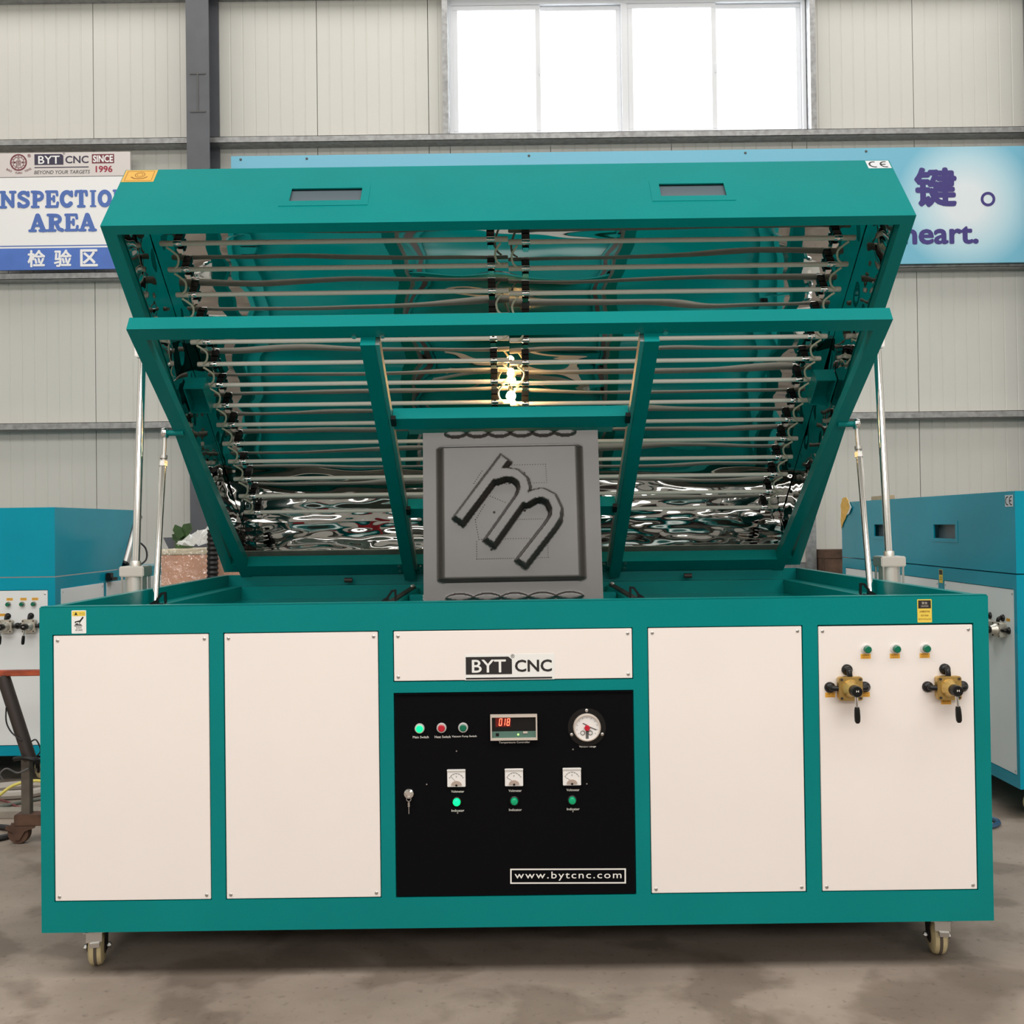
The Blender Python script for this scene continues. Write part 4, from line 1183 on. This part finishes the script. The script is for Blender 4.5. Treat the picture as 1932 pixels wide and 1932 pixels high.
# ================================================================== CLOSED NEIGHBOUR MACHINES
def closed_machine(M, L, D, zs, ztop, label, lid_back, lid_top_back, vents, panels, side_panels, ce=True, name='closed_forming_machine', chroma=M_CYAN):
    """M: front right floor corner, local x runs left along the front (negative), y to the back"""
    t = tag(link(name, None, None, M), label, 'machine')
    z0 = 0.165
    mb = MB().box(-L, 0, 0, 0.04, 1.095, zs).box(-L, 0, 0, 0.04, z0, 0.221)
    ed = sorted([p for pr in panels for p in pr])
    ed = [-L] + ed + [0]
    for a, b in zip(ed[0::2], ed[1::2]):
        mb.box(a, b, 0, 0.04, 0.221, 1.095)
    mb.box(-L, -L + 0.03, 0.04, D, z0, zs).box(-0.03, 0, 0.04, D, z0, zs).box(-L + 0.03, -0.03, D - 0.03, D, z0, zs).box(-L + 0.03, -0.03, 0.04, D - 0.03, z0, z0 + 0.02)
    mb.box(-L + 0.03, -0.03, 0.04, D - 0.03, zs - 0.02, zs)
    obj('cabinet', mb, chroma, t, M)
    for a, b in panels:
        p = obj('access_panel', MB().box(a + 0.003, b - 0.003, 0.002, 0.016, 0.224, 1.092), M_COOLWHITE, t, M, bevel=0.001)
        for sx in (a + 0.018, b - 0.018):
            for sz in (0.24, 1.072):
                link('screw', screw_me, p, M @ front(sx, 0.002, sz))
    for a, b in side_panels:
        MSd = M @ axes((0, 0, 0), (0, 1, 0), (0, 0, 1), (1, 0, 0))
        p = obj('side_panel', MB().box(a, b, 0.22, 1.095, -0.002, 0.004), M_COOLWHITE, t, MSd, bevel=0.001)
        for sx in (a + 0.018, b - 0.018):
            for sz in (0.24, 1.075):
                link('screw', screw_me, p, MSd @ T((sx, sz, 0.004)))
    # closed lid with raked back
    ld = MB()
    sx = [-L] + sorted([v for pr in vents for v in pr]) + [0]
    zz = [zs + 0.006, zs + 0.16, zs + 0.235, ztop]
    for i in range(len(sx) - 1):
        for j in range(3):
            if j == 1 and i % 2 == 1:
                continue
            ld.box(sx[i], sx[i + 1], 0, 0.006, zz[j], zz[j + 1])
    prof = [(0.006, zs + 0.006), (lid_back, zs + 0.006), (lid_top_back, ztop), (0.006, ztop)]
    PX = Matrix(((0, 0, 1, 0), (1, 0, 0, 0), (0, 1, 0, 0), (0, 0, 0, 1)))
    ld.prism(prof, -0.006, 0, PX); ld.prism(prof, -L, -L + 0.006, PX)
    ld.box(-L + 0.006, -0.006, 0.006, lid_top_back, ztop - 0.006, ztop)
    lo_ = obj('lid', ld, chroma, t, M)
    for a, b in vents:
        obj('slot_pane', MB().box(a - 0.01, b + 0.01, 0.03, 0.034, zz[1] - 0.01, zz[2] + 0.01), M_DARKPANE, lo_, M)
        vf = MB().box(a - 0.03, b + 0.03, -0.002, 0, zz[2], zz[2] + 0.02).box(a - 0.03, b + 0.03, -0.002, 0, zz[1] - 0.02, zz[1])
        vf.box(a - 0.03, a, -0.002, 0, zz[1], zz[2]).box(b, b + 0.03, -0.002, 0, zz[1], zz[2])
        obj('vent_plate', vf, chroma, lo_, M)
    if ce:
        ce_mark(lo_, M @ front(-0.055, -0.0005, ztop - 0.045), 0.075, 0.055)
    for k, x in enumerate((-0.264, -0.186, -0.121) if not ce else ()):
        mb = MB().lathe([(0.0158, 0), (0.0158, 0.006), (0.0138, 0.009), (0.0112, 0.009), (0.0112, 0.005)], 20)
        o = obj('push_button', mb, M_STEEL, t, M @ front(x, 0.002, 1.016), smooth=True)
        obj('button_cap', MB().lathe([(0.0108, 0.004), (0.0108, 0.019), (0.009, 0.0205)], 18), M_GREENBTN, o, M @ front(x, 0.002, 1.016), smooth=True)
        amber_label(t, M @ front(x + 0.006, 0.002, 1.044), ('加热开关', '真空泵开关', '风机开关')[k], 0.036)
    hand_valve(t, M @ front(-0.268, 0.002, 0.895) , M_NICKEL, -0.1)
    hand_valve(t, M @ front(-0.138, 0.002, 0.895) , M_NICKEL, -0.1)
    amber_label(t, M @ (front(-0.300, 0.002, 0.957) if not ce else front(-0.090, 0.002, 0.945)), '上罩下降', 0.036)
    for x, y in ((-0.15, 0.15), (-L + 0.15, 0.15), (-0.15, D - 0.15), (-L + 0.15, D - 0.15)):
        loc = M @ Vector((x, y, 0))
        caster(t, loc.x, loc.y, 1.01, 0.9)
    return t


Mleft = T((-2.575, 2.498, 0))
lm = closed_machine(Mleft, 2.9, 2.0, 1.165, 1.560, 'closed cyan blue forming machine with white panels, the orange barred trolley before it', 0.96, 1.24,
                    [(-2.2, -1.95), (-0.9, -0.65)], [(-1.45, -0.75), (-0.68, -0.041)], [(0.07, 0.667), (0.717, 1.15), (1.20, 1.9)], ce=False)
d0 = Vector((-2.600, 3.565, 1.20)); d1 = Vector((-2.600, 3.80, 1.50)); dd = d1 - d0
ls = obj('lid_strut', MB().cyl(d0, d1, 0.038, 20), M_STEEL, lm, smooth=True)
obj('strut_collar', MB().cyl(d0 - dd * 0.05, d0, 0.040, 16).cyl(d1, d1 + dd * 0.07, 0.036, 16), M_PLBLACK, ls, smooth=True)
obj('strut_rod', MB().cyl(d1 + dd * 0.07, d1 + dd * 0.22, 0.012, 12), M_CHROME, ls, smooth=True)
obj('strut_hose', MB().tube([(-2.56, 3.68, 1.36), (-2.50, 3.70, 1.30), (-2.49, 3.68, 1.22), (-2.53, 3.60, 1.175)], 0.006, 8), M_BWIRE, ls, smooth=True)
obj('lid_stop', MB().cbox(-2.555, 3.22, 1.13, 0.03, 0.05, 0.05).cbox(-2.55, 3.25, 1.115, 0.035, 0.09, 0.02), M_PLBLACK, lm, bevel=0.003)

Mright = T((2.350, 1.520, 0)) @ Matrix.Rotation(-PI / 2, 4, 'Z')
rm = closed_machine(Mright, 2.46, 2.2, 1.163, 1.555, 'closed cyan blue forming machine with dark lid slots and torn tape on its corner', 1.6, 1.6,
                    [(-1.82, -1.574), (-0.905, -0.634)], [(-2.40, -0.86), (-0.79, -0.028)], [(0.07, 0.70), (0.76, 1.4)])
s_ = Mright @ front(-0.823, -0.0005, 1.115)
st = obj('warning_sticker', MB().prism(rounded(0.046, 0.074, 0.002), 0, 0.0008), M_YELLOW, rm, s_)
obj('sticker_band', plate(0.040, 0.026, 0.0003), M_INK, st, s_ @ T((0, 0.021, 0.0008)))
text('lettering', '必须戴', M_GOLDINK, st, s_ @ T((0, -0.006, 0.0009)), 0.026, 0.007, thick=0.0002)
text('lettering', 'MUST WEAR', M_GOLDINK, st, s_ @ T((0, -0.018, 0.0009)), 0.028, 0.006, thick=0.0002)

# torn tape strip on its far corner, scrap of wood on its lid
tp = MB()
tv = [(0, 0), (0.028, 0.004), (0.050, -0.03), (0.062, -0.065), (0.048, -0.095), (0.030, -0.118), (0.018, -0.150), (0.002, -0.175), (-0.012, -0.215), (-0.018, -0.16), (-0.012, -0.10), (-0.016, -0.05)]
tv = [(x * 2.7 + 0.03, y) for x, y in tv]
Mtp = Mright @ T((-2.445, -0.004, 1.585)) @ RX90
tp.prism(tv, 0.0, 0.003)
to = tag(obj('torn_tape', tp, M_TAPE, None, Mtp), 'torn yellow tape strip peeling off the cyan machine lid corner', 'tape')
obj('peeled_backing', MB().prism([(2.7 * x + 0.03, y) for x, y in [(0.050, -0.03), (0.070, -0.07), (0.052, -0.11), (0.030, -0.125), (0.048, -0.095), (0.060, -0.065)]], 0.003, 0.006), M_PAPER, to, Mtp)
wd = MB().prism([(-0.19, -0.012), (-0.17, 0.030), (-0.10, 0.034), (0.12, 0.020), (0.19, 0.002), (0.19, -0.012)], 0, 0.03, T((2.45, 3.47, 1.568)) @ Matrix.Rotation(PI / 2, 4, 'Z') @ Matrix.Rotation(0.0, 4, 'X'))
tag(obj('wood_scrap', wd, M_WOOD, None, T((0, 0, -0.0125))), 'pale scrap of wood lying on the closed cyan machine lid', 'wood')

# ================================================================== BEHIND, LEFT: wrapped carton, hose, leaves, bin
cb = thing('wrapped_carton', (-1.99, 3.42, 0), 'tall kraft carton wrapped in clear plastic film behind the teal machine', 'carton')
obj('carton_body', MB().box(-2.222, -1.70, 3.20, 3.66, 0.12, 1.262), M_KRAFT, cb, bevel=0.006)
obj('foam_top', MB().box(-2.226, -1.696, 3.196, 3.664, 1.262, 1.300), M_FOAM, cb, bevel=0.006)
pl = MB()
for y in (3.21, 3.43, 3.65):
    pl.box(-2.22, -1.70, y - 0.045 if y > 3.3 else y, y + 0.045 if y < 3.6 else y, 0, 0.09)
pl.box(-2.22, -1.70, 3.20, 3.66, 0.09, 0.118)
obj('pallet', pl, M_WOOD, cb)


def crumple(nx, ny, sx, sy, amp, seed, dome):
    random.seed(seed)
    vs = []; fs = []
    for j in range(ny + 1):
        for i in range(nx + 1):
            x = (i / nx - 0.5); y = (j / ny - 0.5)
            r = math.hypot(x, y) * 2
            h = dome * max(0, 1 - r ** 1.6) + random.uniform(-amp, amp) * (1.2 - 0.6 * min(1, r))
            vs.append((x * sx + random.uniform(-1, 1) * sx / nx * 0.45, y * sy + random.uniform(-1, 1) * sy / ny * 0.45, h))
    for j in range(ny):
        for i in range(nx):
            a = j * (nx + 1) + i
            fs += [(a, a + 1, a + nx + 2), (a, a + nx + 2, a + nx + 1)]
    return MB().add(vs, fs)


# film over the front face: a lightly creased skin a few millimetres off the card
random.seed(3)
vs = []; fs = []
for j in range(25):
    for i in range(19):
        vs.append((-2.228 + 0.534 * i / 18, 3.192 - random.uniform(0, 0.010), 0.45 + 0.86 * j / 24))
for j in range(24):
    for i in range(18):
        a = j * 19 + i
        fs += [(a, a + 1, a + 20), (a, a + 20, a + 19)]
obj('film_skin', MB().add(vs, fs), M_FILM, cb, smooth=False)
M_BAG = mat('crumpled_clear_bag', (0.80, 0.80, 0.79), 0.18, spec=0.8)
M_BAG.node_tree.nodes['Principled BSDF'].inputs['Alpha'].default_value = 0.55
bag = crumple(16, 10, 0.34, 0.24, 0.030, 11, 0.085)
tag(obj('plastic_bag', bag, M_BAG, None, T((-1.95, 3.29, 1.335))), 'crumpled clear plastic bag bunched on top of the wrapped carton', 'plastic bag')
lf_ = MB()
for k, (x, z, a, w, h) in enumerate(((-2.175, 1.41, 0.5, 0.05, 0.10), (-2.135, 1.42, -0.5, 0.06, 0.11), (-2.20, 1.37, 1.1, 0.05, 0.08), (-2.15, 1.36, 0.1, 0.06, 0.09))):
    lf_.prism([(-w / 2, -h / 2), (w / 2, -h * 0.4), (w * 0.55, h * 0.2), (0.1 * w, h / 2), (-w * 0.5, h * 0.25)], -0.01, 0.012,
              T((x, 3.40 + 0.03 * k, z)) @ RX90 @ Matrix.Rotation(a, 4, 'Z'))
lf_.box(-2.19, -2.12, 3.38, 3.52, 1.3005, 1.36)
tag(obj('green_plastic_piece', lf_, M_GREENLEAF, None, None), 'folded dark green plastic piece lying on the wrapped carton', 'plastic')
bi = MB().prism([(-2.31, 1.372), (-2.245, 1.372), (-2.245, 0), (-2.275, 0), (-2.275, 1.30)], -3.70, -3.50, Matrix(((1, 0, 0, 0), (0, 0, -1, 0), (0, 1, 0, 0), (0, 0, 0, 1))))
tag(obj('metal_stand', bi, M_COLUMN, None, None), 'narrow dark metal stand with flared lip beside the wrapped carton', 'stand')
ho = []
hb = MB().tube([(-1.868, 3.10, 0.02), (-1.868, 3.10, 0.6), (-1.868, 3.11, 1.1), (-1.862, 3.12, 1.30), (-1.845, 3.14, 1.42)], 0.036, 14,
               rfun=None)
hp = [(-1.868 + 0.022 * max(0, t - 0.7), 3.10, 1.42 * t) for t in [i / 95 for i in range(96)]]
hb = MB().tube(hp, 0.034, 14, smooth=False, rfun=lambda i, n: 0.037 if i % 2 else 0.030)
tag(obj('corrugated_hose', hb, M_RUBBER, None, None, smooth=True), 'black corrugated hose standing upright against the wrapped carton', 'hose')

# behind, right: brown carton
bxr = thing('brown_carton', (2.81, 5.55, 0), 'dark brown patterned carton against the wall behind the cyan machine', 'carton')
obj('carton_body', MB().box(2.67, 2.98, 5.42, 5.66, 0, 1.172), M_BROWNBOX, bxr, bevel=0.005)
obj('carton_lid', MB().box(2.666, 2.984, 5.416, 5.664, 1.10, 1.176), M_BROWNBOX, bxr, bevel=0.004)

# ================================================================== LEFT: trolley, cables, plank, blue hose
tr = thing('work_trolley', (-2.27, 1.45, 0), 'old steel trolley with chipped orange top bar and rusty wheel', 'trolley')
obj('top_bar', MB().box(-3.4, -2.03, 1.43, 1.475, 0.765, 0.79), M_ORANGEPAINT, tr, bevel=0.004)
obj('slanted_leg', MB().tube([(-2.345, 1.452, 0.765), (-2.225, 1.452, 0.385)], 0.029, 10, smooth=False), M_DARKPAINT, tr, smooth=True)
obj('rear_leg', MB().tube([(-2.06, 1.48, 0.765), (-2.16, 1.75, 0.012)], 0.026, 10, smooth=False), M_DARKPAINT, tr, smooth=True)
obj('lower_post', MB().box(-2.258, -2.218, 1.435, 1.470, 0.11, 0.40, Matrix.Identity(4)), M_GREYPOST, tr, bevel=0.002)
obj('wire_tie', MB().tube([(-2.28, 1.42, 0.39), (-2.22, 1.40, 0.40), (-2.17, 1.42, 0.38), (-2.20, 1.49, 0.37), (-2.28, 1.48, 0.38)], 0.010, 8), M_RUBBER, tr, smooth=True)
obj('bracket', MB().box(-2.285, -2.10, 1.42, 1.49, 0.085, 0.135).box(-2.29, -2.20, 1.44, 1.47, 0.075, 0.086), M_RUST, tr, bevel=0.003)
wy = Matrix.Rotation(PI / 2, 4, 'X')
obj('wheel', MB().lathe([(0.010, -0.018), (0.047, -0.018), (0.050, -0.010), (0.050, 0.010), (0.047, 0.018), (0.010, 0.018)], 24, T((-2.272, 1.45, 0.050)) @ wy), M_RUST, tr, smooth=True)
obj('fork', MB().prism([(-0.050, 0.075), (0.085, 0.085), (0.080, 0.065), (0.035, 0.050), (0.010, 0.010), (-0.010, 0.010), (-0.020, 0.045), (-0.055, 0.060)], -0.026, -0.022, T((-2.272, 1.45, 0.01)) @ wy)
    .prism([(-0.050, 0.075), (0.085, 0.085), (0.080, 0.065), (0.035, 0.050), (0.010, 0.010), (-0.010, 0.010), (-0.020, 0.045), (-0.055, 0.060)], 0.022, 0.026, T((-2.272, 1.45, 0.01)) @ wy), M_RUST, tr)
obj('loose_wire', MB().tube([(-2.315, 1.42, 0.625), (-2.315, 1.42, 0.56), (-2.29, 1.42, 0.51), (-2.245, 1.42, 0.475)], 0.0035, 8), M_BWIRE, tr, smooth=True)
obj('loose_wire', MB().tube([(-2.20, 1.41, 0.47), (-2.17, 1.40, 0.48), (-2.155, 1.41, 0.43), (-2.18, 1.42, 0.40)], 0.0035, 8), M_BWIRE, tr, smooth=True)
obj('cable_loop', MB().tube([(-2.32, 1.40, 0.30), (-2.33, 1.39, 0.33), (-2.30, 1.39, 0.355), (-2.26, 1.41, 0.33), (-2.21, 1.41, 0.35)], 0.004, 8), M_GREYINK, tr, smooth=True)


def cable(pts, r, m, label, name='floor_cable', cat='cable'):
    return tag(obj(name, MB().tube(pts, r, 8), m, None, None, smooth=True), label, cat)


cable([(-3.0, 2.00, 0.008), (-2.75, 2.04, 0.016), (-2.62, 2.10, 0.10), (-2.48, 2.12, 0.115), (-2.36, 2.10, 0.06), (-2.28, 2.08, 0.010)], 0.008, M_YWIRE, 'yellow cable arching over the floor behind the rusty trolley')
cable([(-2.9, 2.20, 0.010), (-2.7, 2.14, 0.012), (-2.50, 2.00, 0.006), (-2.3, 2.12, 0.010), (-2.15, 2.24, 0.006)], 0.006, M_RWIRE, 'thin dark red cable on the floor behind the rusty trolley')
cable([(-2.9, 1.98, 0.009), (-2.7, 2.00, 0.009), (-2.5, 2.18, 0.009), (-2.3, 2.22, 0.009), (-2.05, 2.20, 0.009)], 0.009, M_GWIRE, 'grey green cable curving over the floor behind the rusty trolley')
cable([(-2.9, 2.34, 0.024), (-2.66, 2.42, 0.024), (-2.56, 2.36, 0.024), (-2.56, 2.26, 0.024), (-2.68, 2.20, 0.024), (-2.95, 2.20, 0.024)], 0.024, M_GREYHOSE, 'thick pale hose loop lying by the closed blue machine', 'floor_hose', 'hose')
cable([(-2.75, 1.62, 0.014), (-2.50, 1.66, 0.014), (-2.36, 1.60, 0.014), (-2.36, 1.50, 0.014), (-2.52, 1.42, 0.014), (-2.8, 1.38, 0.014)], 0.014, M_BWIRE, 'black cable loop lying at the foot of the rusty trolley')
tag(obj('floor_plank', MB().box(-3.1, -2.10, 1.84, 1.93, 0.0, 0.035), M_GREYWOOD, None, None, bevel=0.003), 'dusty wooden plank lying on the floor behind the trolley', 'plank')
cable([(1.90, 1.66, 0.012), (2.10, 1.68, 0.012), (2.23, 1.62, 0.012), (2.245, 1.52, 0.012), (2.14, 1.45, 0.012), (1.95, 1.44, 0.012)], 0.012, M_BLUEHOSE, 'blue hose loop on the floor beside the closed cyan machine', 'floor_hose', 'hose')

# ================================================================== BEHIND THE CAMERA (added only for the lid lining to mirror)
tc_ = thing('mirrored_prop_cabinet', (-1.3, -6.4, 0), 'red tool cabinet with black drawer pulls, added unseen for the lid lining to mirror', 'cabinet')
obj('cabinet_body', MB().box(-2.0, -0.6, -6.7, -6.1, 0.10, 1.25), mat('red_enamel', (0.35, 0.01, 0.02), 0.35), tc_, bevel=0.01)
for k in range(5):
    z = 0.16 + k * 0.21
    d_ = obj('drawer', MB().box(-1.96, -0.64, -6.1, -6.08, z, z + 0.19), mat('red_enamel', (0.35, 0.01, 0.02), 0.35), tc_, bevel=0.004)
    obj('drawer_pull', MB().box(-1.7, -0.9, -6.08, -6.05, z + 0.13, z + 0.155), M_PLBLACK, d_)
obj('worktop', MB().box(-2.03, -0.57, -6.73, -6.05, 1.25, 1.30), M_RUBBER, tc_, bevel=0.005)
obj('plinth', MB().box(-1.95, -0.65, -6.65, -6.15, 0.0, 0.10), M_RUBBER, tc_)
wb = thing('mirrored_prop_bench', (2.1, -6.4, 0), 'dark steel work bench with a lower shelf, added unseen for the lid lining to mirror', 'bench')
obj('bench_top', MB().box(0.6, 3.6, -6.8, -6.0, 0.80, 0.86), M_DARKPAINT, wb, bevel=0.006)
obj('lower_shelf', MB().box(0.65, 3.55, -6.75, -6.05, 0.25, 0.28), M_DARKPAINT, wb)
for x in (0.65, 3.5):
    for y in (-6.75, -6.1):
        obj('leg', MB().box(x, x + 0.06, y, y + 0.06, 0, 0.80), M_DARKPAINT, wb)
obj('back_board', MB().box(0.6, 3.6, -6.84, -6.8, 0.0, 1.9), M_DARKPAINT, wb)
